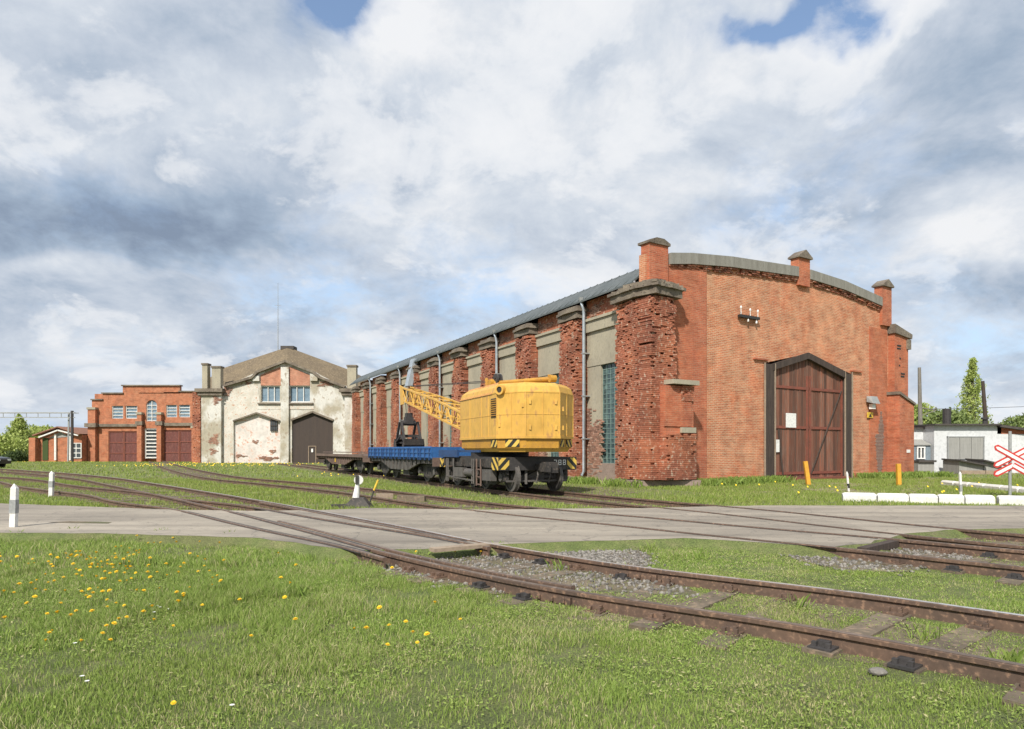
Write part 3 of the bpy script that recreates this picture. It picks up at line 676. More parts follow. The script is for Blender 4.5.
rbox(w,710,748,168,230,-.6,0); rbox(w,803,838,168,230,-.6,0); rbox(w,740,748,230,315,-.6,0);rbox(w,803,805,230,315,-.6,0)
arc = [(748,168),(748,232)]+[(775.5-27.5*math.cos(t*math.pi/8),232-27*math.sin(t*math.pi/8)) for t in range(1,8)]+[(803,232),(803,168)]
w.prism([RP(x,y) for x,y in arc], (0,.6,0)); rbox(w,628,920,133,172,-.6,0)
w.prism([RP(526,205),RP(526,172),RP(556,172),RP(556,205)],(0,.6,0))
w.build('front_wall', 'brick_far', rd)
w = MB()
for a, b_, t in ((470,526,205),(524,630,172),(626,922,133),(918,1040,163)): rbox(w,a-3,b_+3,t-5,t+1,-.7,.25)
rbox(w,470,735,328,342,0,.35); rbox(w,838,1040,322,338,0,.35); rbox(w,705,740,315,335,.01,.8); rbox(w,806,842,315,335,.01,.8); rbox(w,452,510,325,345,.4,1.1)
w.build_each('stone_cornice', 'concrete_dark', rd)
for a, b_, t in ((462,500,250),(712,735,275),(812,835,275),(990,1012,345)):
    w = MB(); rbox(w,a,b_,t,540,0,.7); pl = w.build('pilaster', 'brick_far', rd)
    w = MB(); rbox(w,a-3,b_+3,t-6,t+5,-.05,.85); w.build('pilaster_cap', 'concrete', pl)
for (a,b_,t,bt) in ((572,630,235,300),(642,702,230,298),(850,905,230,293),(915,972,228,292)):
    w = MB(); rbox(w,a,b_,t,bt,-.4,-.3); wn = w.build('window', 'glass_blue', rd)
    w = MB()
    for k in range(5): y = t+(bt-t)*k/4; rbox(w,a,b_,y-1.6,y+1.6,-.29,-.18)
    for x in (a+1.5,b_-1.5): rbox(w,x-2.2,x+2.2,t,bt,-.28,-.14)
    w.build('window_frame', 'white_paint', wn)
w = MB(); rbox(w,748,803,205,315,-.4,-.3); wn = w.build('arched_window', 'glass_blue', rd)
w = MB()
for y in (232,252,272,292,311): rbox(w,748,803,y-1.6,y+1.6,-.29,-.18)
for x in (750,775,801): rbox(w,x-1.5,x+1.5,212,315,-.28,-.14)
w.build('window_frame', 'white_paint', wn)
w = MB(); rbox(w,740,805,350,505,-.4,-.3); wn = w.build('tall_window', 'glass_dark', rd)
w = MB()
for k in range(9): y = 352+(500-352)*k/8; rbox(w,742,803,y-3,y+3,-.29,-.1)
for x in (743,803): rbox(w,x-3,x+3,350,505,-.28,-.08)
w.build('window_frame', 'white_paint', wn)
for a, b_, t in ((555,710,365),(838,995,358)):
    for h in (0,1):
        m_ = (a+b_)/2; x0, x1 = (a,m_-1) if h == 0 else (m_+1,b_)
        w = MB(); rbox(w,x0,x1,t,532,-.3,-.2); gf = w.build('gate_leaf', 'gate_far', rd)
        w = MB()
        for y in (t+4,(t+530)/2-25,(t+530)/2+30,526): rbox(w,x0,x1,y-2,y+2,-.2,-.12)
        for x in (x0+2,x1-2): rbox(w,x-2,x+2,t,532,-.19,-.11)
        w.build('gate_rail', 'gate_strap', gf)
w = MB(); rbox(w,470,1040,172,540,-20,-.75); w.build('inner_walls', 'brick_far', rd)
# ---- small annex with gable
ax = root('brick_annex', V(rx(350), YR-2, -.55), 'low orange brick annex with a shallow gable, left of the stepped brick depot', 'annex')
w = MB(); w.prism([RP(240,530,2),RP(458,530,2),RP(458,385,2),RP(400,372,2),RP(355,350,2),RP(300,372,2),RP(240,395,2)],(0,14,0)); w.build('brick_wall', 'brick_far', ax)
w = MB(); rbox(w,213,245,400,530,1.5,3); w.build('corner_pilaster', 'brick_far', ax)
w = MB(); w.bar(RP(225,388,2.3),RP(350,345,2.3),1.0,.16); w.bar(RP(350,345,2.3),RP(460,382,2.3),1.0,.16)
w.add([RP(225,386,2.4),RP(350,343,2.4),RP(350,343,-14),RP(225,386,-14)],[(0,1,2,3)]); w.add([RP(460,380,2.4),RP(350,343,2.4),RP(350,343,-14),RP(460,380,-14)],[(0,1,2,3)])
w.build('roof', 'brown_roof', ax)
w = MB(); w.bar(RP(255,398,2.6),RP(350,362,2.6),.25,.2); w.bar(RP(350,362,2.6),RP(452,388,2.6),.25,.2); w.build('white_bargeboard', 'white_paint', ax)
w = MB(); w.prism([RP(290,402,2.05),RP(400,395,2.05),RP(352,370,2.05)],(0,.04,0)); w.build('gable_board', 'shed_grey', ax)
w = MB(); rbox(w,325,334,380,512,2.05,2.3); rbox(w,397,408,380,512,2.05,2.3); w.build_each('white_post', 'white_paint', ax)
w = MB(); rbox(w,262,290,400,512,2.02,2.12); w.build('green_panel', 'leaf_dark', ax)
w = MB(); rbox(w,408,460,425,502,2.02,2.12); wn = w.build('window', 'glass_dark', ax)
w = MB()
for x in (410,433,458): rbox(w,x-2,x+2,425,502,2.12,2.2)
for y in (427,452,476,500): rbox(w,408,460,y-2,y+2,2.13,2.19)
w.build('window_frame', 'white_paint', wn)

# ================================================================== WHITE SHED ON THE RIGHT
YS = 44.5
def hx(zx): return ((880+zx*.2332)-512)/F*YS
def hz(zy): return 1.5+(450-(350+zy*.2332))/F*YS
def hb(mb,a,b_,t,bt,d0,d1): mb.box(hx(a),hx(b_),YS-d1,YS-d0,hz(bt),hz(t))
sh = root('limewashed_shed', V(hx(380), YS, 0), 'low flat-roofed limewashed white shed with blue-grey annex, behind the white kerb blocks at the right', 'shed')
w = MB(); hb(w,232,520,322,535,-7,0); hb(w,520,700,360,535,-7,0); w.build('wall', 'shed_white', sh)
w = MB(); hb(w,222,505,317,324,-7.3,.35); w.hexa([V(hx(500),YS-.35,hz(330)),V(hx(700),YS-.35,hz(358)),V(hx(700),YS+7,hz(358)),V(hx(500),YS+7,hz(330)),V(hx(500),YS-.35,hz(320)),V(hx(700),YS-.35,hz(348)),V(hx(700),YS+7,hz(348)),V(hx(500),YS+7,hz(320))]); w.build('roof', 'roof_felt', sh)
w = MB(); w.prism([V(hx(503),YS,hz(360)),V(hx(503),YS,hz(330)),V(hx(700),YS,hz(358)),V(hx(700),YS,hz(362))],(0,.3,0)); w.build('brick_gable_strip', 'brick_red', sh)
w = MB(); hb(w,100,232,337,535,-5,-1.2); w.build('side_wall', 'shed_white', sh)
w = MB(); hb(w,100,234,330,337,-5,-1.0); w.build('side_roof', 'roof_felt', sh)
w = MB(); hb(w,148,225,408,520,-1.2,-.2); bl = w.build('blue_annex', 'shed_blue', sh)
w = MB(); w.hexa([V(hx(138),YS+.1,hz(409)),V(hx(226),YS+.1,hz(409)),V(hx(226),YS+1.2,hz(409)),V(hx(138),YS+1.2,hz(409)),V(hx(138),YS+.1,hz(405)),V(hx(226),YS+.1,hz(405)),V(hx(226),YS+1.2,hz(382)),V(hx(138),YS+1.2,hz(382))]); w.build('lean_to_roof', 'shed_grey', bl)
w = MB(); hb(w,168,193,420,462,-.2,-.15); wn = w.build('window', 'glass_dark', bl)
w = MB()
for x in (165,180,195): hb(w,x-2.5,x+2.5,417,465,-.15,-.08)
for y in (417,465): hb(w,162,198,y-2.5,y+2.5,-.14,-.07)
w.build('window_frame', 'white', wn)
w = MB(); hb(w,140,208,480,530,-.2,.6); bn = w.build('plank_bin', 'shed_grey', sh)
w = MB(); hb(w,138,212,472,480,-.2,.75); w.build('bin_lid', 'roof_felt', bn)
for k in range(3):
    w = MB(); a = 290+k*50; hb(w,a,a+48,375,468,0,.08); w.build('grey_door_leaf', 'shed_grey', sh)
w = MB(); hb(w,286,446,370,375,0,.1); hb(w,286,291,370,468,0,.11); hb(w,439,444,370,468,0,.11); w.build('door_frame', 'steel_grey', sh)
w = MB(); w.tube([V(hx(412),YS+3,hz(325)),V(hx(412),YS+3,hz(240))],.26,12); w.build('chimney_pipe', 'soot', sh)
w = MB(); w.tube([V(hx(540),YS+2,hz(335)),V(hx(540),YS+2,hz(292))],.13,10); w.tube([V(hx(540),YS+2,hz(292)),V(hx(540),YS+2,hz(283))],.22,10); w.build('vent_pipe', 'soot', sh)
for (a,b_,lab) in ((245,342,'grey lean-to coop with sloping dark lid against the white shed, left one of two'),(345,418,'grey lean-to coop with sloping dark lid against the white shed, right one of two')):
    c_ = root('lean_to_coop', V(hx((a+b_)/2),YS-1.4,0), lab, 'coop', 'lean-to coops by the white shed')
    w = MB(); w.prism([V(hx(a),YS-2.2,0),V(hx(b_),YS-2.2,0),V(hx(b_),YS-2.2,hz(492)),V(hx(a),YS-2.2,hz(472))],(0,1.6,0)); w.build('board_wall', 'shed_grey', c_)
    w = MB(); w.hexa([V(hx(a)-.1,YS-2.5,hz(474)),V(hx(b_)+.1,YS-2.5,hz(494)),V(hx(b_)+.1,YS-.6,hz(490)),V(hx(a)-.1,YS-.6,hz(470)),V(hx(a)-.1,YS-2.5,hz(468)),V(hx(b_)+.1,YS-2.5,hz(488)),V(hx(b_)+.1,YS-.6,hz(484)),V(hx(a)-.1,YS-.6,hz(464))]); w.build('lid', 'roof_felt', c_)
    w = MB(); hb(w,a,b_,512,530,2.25,2.4); w.build('kick_board', 'plank', c_)
# red letterbox-like box at the very right
w = MB(); w.tube([V(hx(610),YS-3,0),V(hx(610),YS-3,hz(375))],.05,8)
pb = root('red_box_post', V(hx(610),YS-3,0), 'small faded red box on a thin post, in front of the white shed', 'box')
w.build('post', 'steel_grey', pb); w = MB(); hb(w,596,626,355,375,2.8,3.2); w.build('red_box', 'sign_red', pb)
# ================================================================== GROUND, ROAD, TRACKS
def mesh_obj(name, verts, faces, mat, origin=(0,0,0)):
    m = MB(); m.v = [tuple(v) for v in verts]; m.f = faces; m.t = [.5]*len(verts)
    return m.build(name, mat, origin=origin, recalc=False)
xs = [-900,-400,-250]+[x for x in range(-150,151,6)]+[250,400,900]; ys = [-200,-60,-20]+[y for y in range(-10,140,5)]+[200,400,1500]
vs = [(x,y,gz(x,y)) for y in ys for x in xs]; nx = len(xs)
mo = mesh_obj('ground', vs, [(j*nx+i,j*nx+i+1,(j+1)*nx+i+1,(j+1)*nx+i) for j in range(len(ys)-1) for i in range(nx-1)], 'ground'); setting(mo)

RZ = .135
def g2(*pts): return [G(x, y, RZ) for x, y in pts]
far_e = [V(-60,17.6,RZ)]+g2((0,503.3),(101,507),(188,510),(262,511),(336,509.6),(367,508),(500,509.6),(560,508.5),(641,508),(700,506.5),(760,505.5),(843,505.5),(1024,505.5))+[V(40,16.8,RZ)]
near_e = [V(-60,11.4,RZ)]+g2((0,532.5),(120,533.5),(260,538),(310,545),(360,550),(425,549),(470,545),(520,543),(560,542),(617,540),(682,538),(737,541),(830,547),(868,543),(905,534),(958,529),(1024,528))+[V(40,12.6,RZ)]
def densify(pts, n=5, j=.05):
    o = []
    for a, b in zip(pts[:-1], pts[1:]):
        L_ = (b-a).length; k = max(1, min(60, int(L_/.35)))
        for i in range(k): o.append(a.lerp(b, i/k)+V(random.uniform(-j,j), random.uniform(-j,j), 0))
    return o+[pts[-1]]
poly = densify(far_e)+densify(near_e)[::-1]
ROADPOLY = [(p.x, p.y) for p in poly]
w = MB(); n = len(poly)
bot = []
for i, p in enumerate(poly):
    t = (poly[(i+1)%n]-poly[i-1]); nn = V(-t.y, t.x, 0)
    if nn.length > 1e-6: nn.normalize()
    # outward is away from the strip's centre line (y about 14.5)
    if i < len(poly)/2 and nn.y < 0 or i >= len(poly)/2 and nn.y > 0: nn = -nn
    q = p+nn*.3; q.z = .0-.03; bot.append(q)
w.add(poly, [tuple(range(n))]); ro = w.build('road', 'asphalt'); setting(ro)
w = MB(); w.add([p-V(0,0,.002) for p in poly]+bot, [(i,(i+1)%n,n+(i+1)%n,n+i) for i in range(n)]); setting(w.build('road_verge', 'ground'))

def catmull(pts, step=.30):
    pts = [Vector(p) for p in pts]; P = [pts[0]*2-pts[1]]+pts+[pts[-1]*2-pts[-2]]; o = []
    for i in range(1, len(P)-2):
        a, b, c, d = P[i-1:i+3]; k = max(2, int((c-b).length/step))
        for j in range(k):
            t = j/k; o.append(.5*((2*b)+(c-a)*t+(2*a-5*b+4*c-d)*t*t+(3*b-a-3*c+d)*t**3))
    return o+[pts[-1]]
def smooth(pts, k=3):
    for _ in range(k):
        pts = [pts[0]]+[(pts[i-1]+pts[i]*2+pts[i+1])/4 for i in range(1, len(pts)-1)]+[pts[-1]]
    return pts
def offset(pts, d):
    o = []
    for i, p in enumerate(pts):
        t = pts[min(i+1,len(pts)-1)]-pts[max(i-1,0)]; nn = V(-t.y, t.x, 0).normalized(); o.append(p+nn*d)
    return o
RH = .15
def ground_pts(pts):
    o = []
    for p in pts: q = Vector(p); q.z = gz(q.x, q.y); o.append(q)
    return o
def rail_mesh(line, name, par, headm='rail_dull'):
    prof_ = [(-.062,-.04),(.062,-.04),(.062,-.022),(.012,-.005),(.010,.095),(.035,.112),(.036,.143),(.028,.150),(-.028,.150),(-.036,.143),(-.035,.112),(-.010,.095),(-.012,-.005),(-.062,-.022)]
    web, head = MB(), MB()
    k = len(prof_); vs = []; n = len(line)
    for i, p in enumerate(line):
        t = line[min(i+1,n-1)]-line[max(i-1,0)]; nn = V(-t.y, t.x, 0).normalized()
        vs += [p+nn*a+V(0,0,b) for a, b in prof_]
    web.add(vs, [(i*k+j, i*k+(j+1)%k, (i+1)*k+(j+1)%k, (i+1)*k+j) for i in range(n-1) for j in range(k)]+[tuple(range(k)), tuple(range((n-1)*k, n*k))])
    r = web.build(name, 'rail', par)
    vs = []
    for i, p in enumerate(line):
        t = line[min(i+1,n-1)]-line[max(i-1,0)]; nn = V(-t.y, t.x, 0).normalized()
        vs += [p+nn*a+V(0,0,b) for a, b in ((-.031,.1515),(-.012,.1535),(.012,.1535),(.031,.1515))]
    head.add(vs, [(i*4+j, i*4+j+1, (i+1)*4+j+1, (i+1)*4+j) for i in range(n-1) for j in range(3)])
    head.build('worn_running_surface', headm, r)
    return r
def in_road(x, y):
    c = False; j = len(ROADPOLY)-1
    for i in range(len(ROADPOLY)):
        xi, yi = ROADPOLY[i]; xj, yj = ROADPOLY[j]
        if (yi > y) != (yj > y) and x < (xj-xi)*(y-yi)/(yj-yi)+xi: c = not c
        j = i
    return c
TRACKS = []; SLEEP = []
def track(center, label, sleepers=60, near=False, dirt=.85, rails=(-.795,.795), pz=.02, shiny=0):
    center = ground_pts(center)
    t = root('railway_track', center[0], label, 'railway track', 'railway tracks crossing the yard')
    TRACKS.append([(p.x, p.y) for p in center])
    for d in rails:
        ln = offset(center, d); rail_mesh(ln, 'rail', t, 'rail_head' if shiny and d*shiny > 0 else 'rail_dull')
    # bed of soil with uneven edges
    w = MB(); vs = []; ph = random.random()*9
    for i, p in enumerate(center):
        tt = center[min(i+1,len(center)-1)]-center[max(i-1,0)]; nn = V(-tt.y, tt.x, 0).normalized()
        for sgn in (-1, 1):
            vs.append(p+nn*sgn*(dirt+.25*math.sin(i*.9+ph+sgn)+random.uniform(-.15,.15))+V(0,0,.002+.0005*len(TRACKS)))
    w.add(vs, [(2*i,2*i+1,2*i+3,2*i+2) for i in range(len(center)-1)]); w.build('track_bed', 'bed', t)
    # flangeway grooves where it crosses the asphalt
    w = MB()
    for d, e in ((rails[0]+.05, 1), (rails[1]-.05, -1)):
        a = offset(center, d); b = offset(center, d+e*.055)
        for i in range(len(center)-1):
            if in_road(center[i].x, center[i].y):
                w.add([a[i]+V(0,0,RZ+.003), a[i+1]+V(0,0,RZ+.003), b[i+1]+V(0,0,RZ+.003), b[i]+V(0,0,RZ+.003)], [(0,1,2,3)])
    for d, e in ((rails[0]-.04, -1), (rails[1]+.04, 1)):
        a = offset(center, d); b = offset(center, d+e*.03)
        for i in range(len(center)-1):
            if in_road(center[i].x, center[i].y):
                w.add([a[i]+V(0,0,RZ+.003), a[i+1]+V(0,0,RZ+.003), b[i+1]+V(0,0,RZ+.003), b[i]+V(0,0,RZ+.003)], [(0,1,2,3)])
    if w.v: w.build('flangeway', 'black', t)
    # sleepers
    acc = 0; cnt = 0; last = center[0]; plates = None
    for i in range(1, len(center)):
        acc += (center[i]-last).length; last = center[i]
        if acc < .58: continue
        acc = 0
        p = center[i]
        if in_road(p.x, p.y) or cnt >= sleepers: continue
        if p.y < 2 : continue
        cnt += 1
        tt = (center[min(i+1,len(center)-1)]-center[i-1]).normalized(); nn = V(-tt.y, tt.x, 0)
        a = random.uniform(-.07,.07); nn = (nn+tt*a).normalized(); tt = V(nn.y,-nn.x,0)
        w = MB(); L0, L1 = 1.22+random.uniform(-.3,.12), 1.22+random.uniform(-.3,.12)
        fr = frame(p, nn, tt); zt = (pz-.006 if near else pz)+random.uniform(-.012,.02)
        # slightly split, uneven timber
        w.hexa([fr(-L0,-.12,-.08),fr(L1,-.12,-.08),fr(L1,.12,-.08),fr(-L0,.12,-.08),fr(-L0,-.115,zt-.012),fr(L1,-.11,zt),fr(L1,.11,zt+.006),fr(-L0,.115,zt-.006)])
        so_ = w.build('sleeper', 'sleeper', t)
        if p.y < 12.5: SLEEP.append((p.x, p.y, nn.x, nn.y))
        if near and p.y < 12.5:
            for d in (-.795, .795):
                w = MB(); w.box(d-.17, d+.17, -.085, .085, zt-.005, zt+.016, fr)
                for e in (-.12, .12):
                    for q in (-.05, .05): w.box(d+e-.018, d+e+.018, q-.018, q+.018, zt+.01, zt+.05, fr)
                w.box(d-.10, d-.04, -.045, .045, zt+.012, zt+.055, fr); w.box(d+.04, d+.10, -.045, .045, zt+.012, zt+.055, fr)
                w.build('tie_plate', 'soot' if random.random() < .5 else 'rail', so_)
    return t, center
def G15(*pts): return [G(x, y, RH) for x, y in pts]
# near track towards the far left gate (its far rail is surveyed, the centre lies 0.795 m nearer)
farA = [V(6.9,3.1,0), V(5.4,4.35,0)]+G15((1024,616),(892,596),(760,580.7),(644,568.4),(562,555.5),(480,542),(430,531.5),(367,519.8),(306,508.4),(240,497),(193,489.4),(152,483),(107,476.7))+[V(-30,43.5,0),V(-46,56,0),V(-80,78,0)]
lineA = smooth(catmull(farA), 12)
cA = offset(lineA, -.795) if offset(lineA, -.795)[40].y < lineA[40].y else offset(lineA, .795)
trA, ctrA = track(cA, 'nearest rusty track, sweeping from the foreground grass over the road leftward', 100, near=True, shiny=1 if offset(cA,.795)[40].y > cA[40].y else -1)
farB = G15((489,547),(430,535.5),(367,526),(306,516),(240,504.6),(178,498.2),(142,492),(76,485.5),(2.5,476.7))+[V(-44,44,0),V(-75,62,0)]
lineB = smooth(catmull(farB), 8)
o1 = offset(lineB, -.795); cB = o1 if o1[20].y < lineB[20].y else offset(lineB, .795)
trB, ctrB = track(cB, 'branch track leaving the nearest one on the road towards the left edge', 60)
farC = [V(14.5,3.0,0), V(9.3,7.0,0)]+G15((1024,550.6),(902,539),(760,527.4),(660,518),(575,511),(500,503.5),(443,497),(377,489),(300,482),(240,476.7),(200,470))+[V(-27.8,57.6,0),V(-36,72,0),V(-47,92,0),V(-54.4,111,0)]
lineC = smooth(catmull(farC), 10)
o1 = offset(lineC, -.795); cC = o1 if o1[20].y < lineC[20].y else offset(lineC, .795)
trC, ctrC = track(cC, 'middle track passing over the road in front of the crane towards the far maroon gates', 100, near=True)
cD = [V(11.5,4.5,0),V(8.3,9.4,0),V(6.75,11.7,0),V(5.1,15.0,0),SR(-8.5,6.7,0),SR(-4,7,0)]+[SR(s,7,0) for s in range(2,62,10)]
lineD = smooth(catmull(cD), 8)
trD, ctrD = track(lineD, 'track under the yellow crane and wagons, running along the long brick shed', 100)
# guard and point rails of the turnout
gA = [p for p in ctrA if 7.2 < p.y < 13.5]
rail_mesh(offset(gA, -.62 if offset(gA,-.62)[3].y < gA[3].y else .62), 'point_rail', trA)
gA2 = [p for p in ctrA if 9.6 < p.y < 17.5]
rail_mesh(offset(gA2, .62 if offset(gA,-.62)[3].y < gA[3].y else -.62), 'guard_rail', trA)
# fishplates on the near rails
for idx in (22, 44, 66, 92):
    for d in (-.795, .795):
        ln = offset(ctrA, d); a, b = ln[idx], ln[idx+1]; c_ = (a+b)/2; t_ = (b-a).normalized(); n_ = V(-t_.y, t_.x, 0); fr = frame(c_, t_, n_)
        w = MB(); w.box(-.3,.3,-.042,.042,.01,.085,fr)
        for q in (-.22,-.08,.08,.22): w.box(q-.02,q+.02,-.062,.062,.03,.065,fr)
        w.build('fishplate', 'rail', trA)
# plank lying across between the rails
w = MB(); a, b = G(432,550,.15), G(487,545,.15); w.bar(a, b, .16, .05); pk = w.build('plank', 'plank', origin=a); tag(pk, 'pale weathered plank lying between the near rails at the road edge', 'plank')
w = MB(); a, b = G(862,547.5,.13), G(897,539.5,.13); w.bar(a-V(0,0,.05), b-V(0,0,.05), .13, .10); pk = w.build('timber_baulk', 'gate_frame', origin=a); tag(pk, 'dark square timber between the middle track rails where the asphalt ends', 'timber')
w = MB(); q = G(878,676); 
for k in range(1):
    bm = bmesh.new(); bmesh.ops.create_icosphere(bm, subdivisions=2, radius=.05)
    for v in bm.verts: v.co = V(v.co.x*1.25*(1+random.uniform(-.12,.12)), v.co.y*(1+random.uniform(-.12,.12)), v.co.z*.55)
    w.add([v.co+q+V(0,0,.03) for v in bm.verts], [tuple(v.index for v in f.verts) for f in bm.faces]); bm.free()
st = w.build('stone', 'stone', origin=q); tag(st, 'fist sized grey stone in the grass beside the nearest rail', 'stone')

# gravel
def sheet(name, pts, z, mat, kind='structure'):
    P = densify([G(x, y) for x, y in pts]+[G(*pts[0])], j=.08)[:-1]
    w = MB(); w.add([V(p.x,p.y,z) for p in P], [tuple(range(len(P)))]); o = w.build(name, mat); setting(o, kind); return P
gp1 = sheet('gravel_ground', [(300,540),(345,552),(385,568),(440,585),(500,594),(560,590),(620,592),(700,596),(655,575),(640,560),(600,549),(560,546),(500,552),(440,556)], .0062, 'bed')
gp2 = sheet('gravel_verge', [(488,546),(560,541),(617,538),(640,548),(655,566),(600,566),(540,556)], .0072, 'bed')
gp3 = sheet('gravel_crossing', [(735,540),(800,560),(850,572),(905,572),(975,565),(965,552),(900,545),(870,548),(830,549)], .0082, 'bed')
def inpoly(P, x, y):
    c = np.zeros(len(x), bool); j = len(P)-1
    for i in range(len(P)):
        xi, yi, xj, yj = P[i][0], P[i][1], P[j][0], P[j][1]
        if yi != yj:
            c ^= ((yi > y) != (yj > y)) & (x < (xj-xi)*(y-yi)/(yj-yi)+xi)
        j = i
    return c
w = MB()
ico = bmesh.new(); bmesh.ops.create_icosphere(ico, subdivisions=1, radius=1); IV = [v.co.copy() for v in ico.verts]; IF = [tuple(v.index for v in f.verts) for f in ico.faces]; ico.free()
for P, cnt in ((gp1,2600),(gp2,1900),(gp3,1300)):
    Pn = [(p.x,p.y) for p in P]; x0 = min(p[0] for p in Pn); x1 = max(p[0] for p in Pn); y0 = min(p[1] for p in Pn); y1 = max(p[1] for p in Pn)
    X = RNG.uniform(x0,x1,cnt*2); Y = RNG.uniform(y0,y1,cnt*2); ok = inpoly(Pn, X, Y)
    for x, y in list(zip(X[ok], Y[ok]))[:cnt]:
        if random.random() < .5: x += random.gauss(0,.13); y += random.gauss(0,.13)
        s = random.uniform(.010,.032); a = [random.uniform(.6,1.2) for _ in range(3)]
        w.add([V(x+v.x*s*a[0]*random.uniform(.85,1.15), y+v.y*s*a[1], .014+v.z*s*a[2]*.8) for v in IV], IF, random.random())
g_ = w.build('gravel', 'stone', recalc=False); setting(g_, 'stuff')

# footpath from the shed and driveway soil by the gate
sheet('footpath', [(880,503),(905,499),(925,487),(942,480),(925,476.5),(902,473.5),(905,478),(921,481),(905,490),(884,498)], .012, 'soil')
sheet('gate_apron', [(800,489),(790,485),(768,484.5),(840,482.5),(870,484),(845,488),(868,491),(900,497),(850,496)], .012, 'soil')
sheet('shed_yard_soil', [(905,476),(960,474),(1024,474),(1100,474),(1100,472),(905,472)], .012, 'soil')
sheet('worn_yard_soil', [(560,500),(640,493),(600,487),(560,487),(440,476),(380,473),(330,470),(330,472),(420,482),(500,492)], .009, 'bed')
# puddle-dark cracks in the asphalt on the left
w = MB()
P = [G(48,522.5,RZ),G(70,521.3,RZ),(G(95,521.8,RZ)),G(112,522.3,RZ),G(108,523.6,RZ),G(75,523.2,RZ)]
w.add([p+V(0,0,.004) for p in P], [tuple(range(6))]); setting(w.build('road_patch', 'bed'))

# white kerb blocks
lab = []
def kerb(a, b, hgt, wid, label):
    a, b = Vector(a), Vector(b); d = (b-a).normalized(); n_ = V(-d.y,d.x,0); L_ = (b-a).length-.03
    fr = frame(a, d, n_)
    w = MB(); e = .06
    prof_ = [(0,0),(wid,0),(wid,hgt-e),(wid-e*.6,hgt),(e,hgt),(0,hgt-e*1.2)]
    bm_pts = []
    xs_ = [0, .05, L_-.05, L_]; sc_ = [.86, 1, 1, .86]
    vs = []
    for x, s_ in zip(xs_, sc_):
        for (y, z) in prof_: vs.append(fr(x+random.uniform(-.01,.01), wid/2+(y-wid/2)*s_+random.uniform(-.01,.01), z*s_ if z > 0 else -.05))
    k = len(prof_)
    w.add(vs, [(i*k+j,i*k+(j+1)%k,(i+1)*k+(j+1)%k,(i+1)*k+j) for i in range(3) for j in range(k)]+[tuple(range(k)), tuple(range(3*k,4*k))])
    o = w.build('kerb_block', 'white_paint', origin=a); tag(o, label, 'kerb block', 'whitewashed concrete kerb blocks'); return o
xk = [843,878,910,939,966,997,999.5,1036,1072]; labs = ['front row white kerb block at the left end of the row', 'front row white kerb block, second from the left end', 'front row white kerb block, third from the left end', 'front row white kerb block, just left of the slim striped post', 'front row white kerb block, last before the gap by the crossing sign', None, 'front row white kerb block right of the gap, below the crossing sign', 'front row white kerb block cut by the right edge of the photo']
for i in range(8):
    if labs[i] is None: continue
    t0, t1 = (xk[i]-843)/181, (xk[i+1]-843)/181
    kerb(G(xk[i], 501.3+4.2*t0), G(xk[i+1], 501.3+4.2*t1), .25, .3, labs[i])
a, b = G(940,485), G(1060,497)
rl = ['left end white kerb stone of the rear row', 'rear row white kerb stone, second from its left end', 'rear row white kerb stone, third from its left end, behind the slim striped post', 'rear row white kerb stone, fourth from its left end', 'rear row white kerb stone, fifth from its left end', 'rear row white kerb stone directly behind the crossing sign pole', 'rear row white kerb stone nearest the right edge']
for i in range(7): kerb(a.lerp(b,i/7), a.lerp(b,(i+1)/7), .21, .22, rl[i])

# marker posts
def marker(px, py, h, wd_, label, bands, lean=0, mat='white_paint'):
    p = G(px, py); r = root('marker_post', p, label, 'marker post', 'white marker posts by the crossing')
    top_ = p+V(lean,0,h)
    w = MB(); w.bar(p+V(0,0,-.1), top_, wd_, wd_*.8, up=(0,1,0)); w.add([top_+V(-wd_/2,-wd_*.4,0), top_+V(wd_/2,-wd_*.4,0), top_+V(wd_/2,wd_*.4,0), top_+V(-wd_/2,wd_*.4,0), top_+V(-wd_*.1,0,.09)], [(0,1,4),(1,2,4),(2,3,4),(3,0,4)])
    w.build('post_body', mat, r)
    for (z0, z1) in bands:
        w = MB(); a_ = p+(top_-p)*(z0/h); b_ = p+(top_-p)*(z1/h); w.bar(a_, b_, wd_+.012, wd_*.8+.012, up=(0,1,0)); w.build('dark_band', 'black' if mat == 'white_paint' and h < .7 else 'steel_grey', r)
marker(13, 534.5, .82, .10, 'white marker post with a grey band, at the near left edge of the road', [(.38,.62)], .03)
marker(51, 496.5, .74, .12, 'grey white marker post across the road on the left, beside the branch track', [(.3,.5)], .03)
marker(849, 492, .66, .06, 'slim black and white striped post leaning above the left end of the kerb blocks', [(.14,.3)], -.07)
marker(961, 497, .74, .065, 'slim black and white striped post standing among the kerb blocks left of the crossing sign', [(.18,.4)], -.03)
for px, py, h, ln, lb in ((809,485.5,1.02,-.16,'leaning yellow post in front of the tall brown gate'), (899,485.5,.92,-.03,'upright yellow post near the right corner of the brick depot')):
    p = G(px,py); w = MB(); w.bar(p+V(0,0,-.1), p+V(ln,0,h), .16, .13, up=(0,1,0)); o = w.build('bollard', 'post_yellow', origin=p); tag(o, lb, 'bollard', 'yellow posts at the gate')
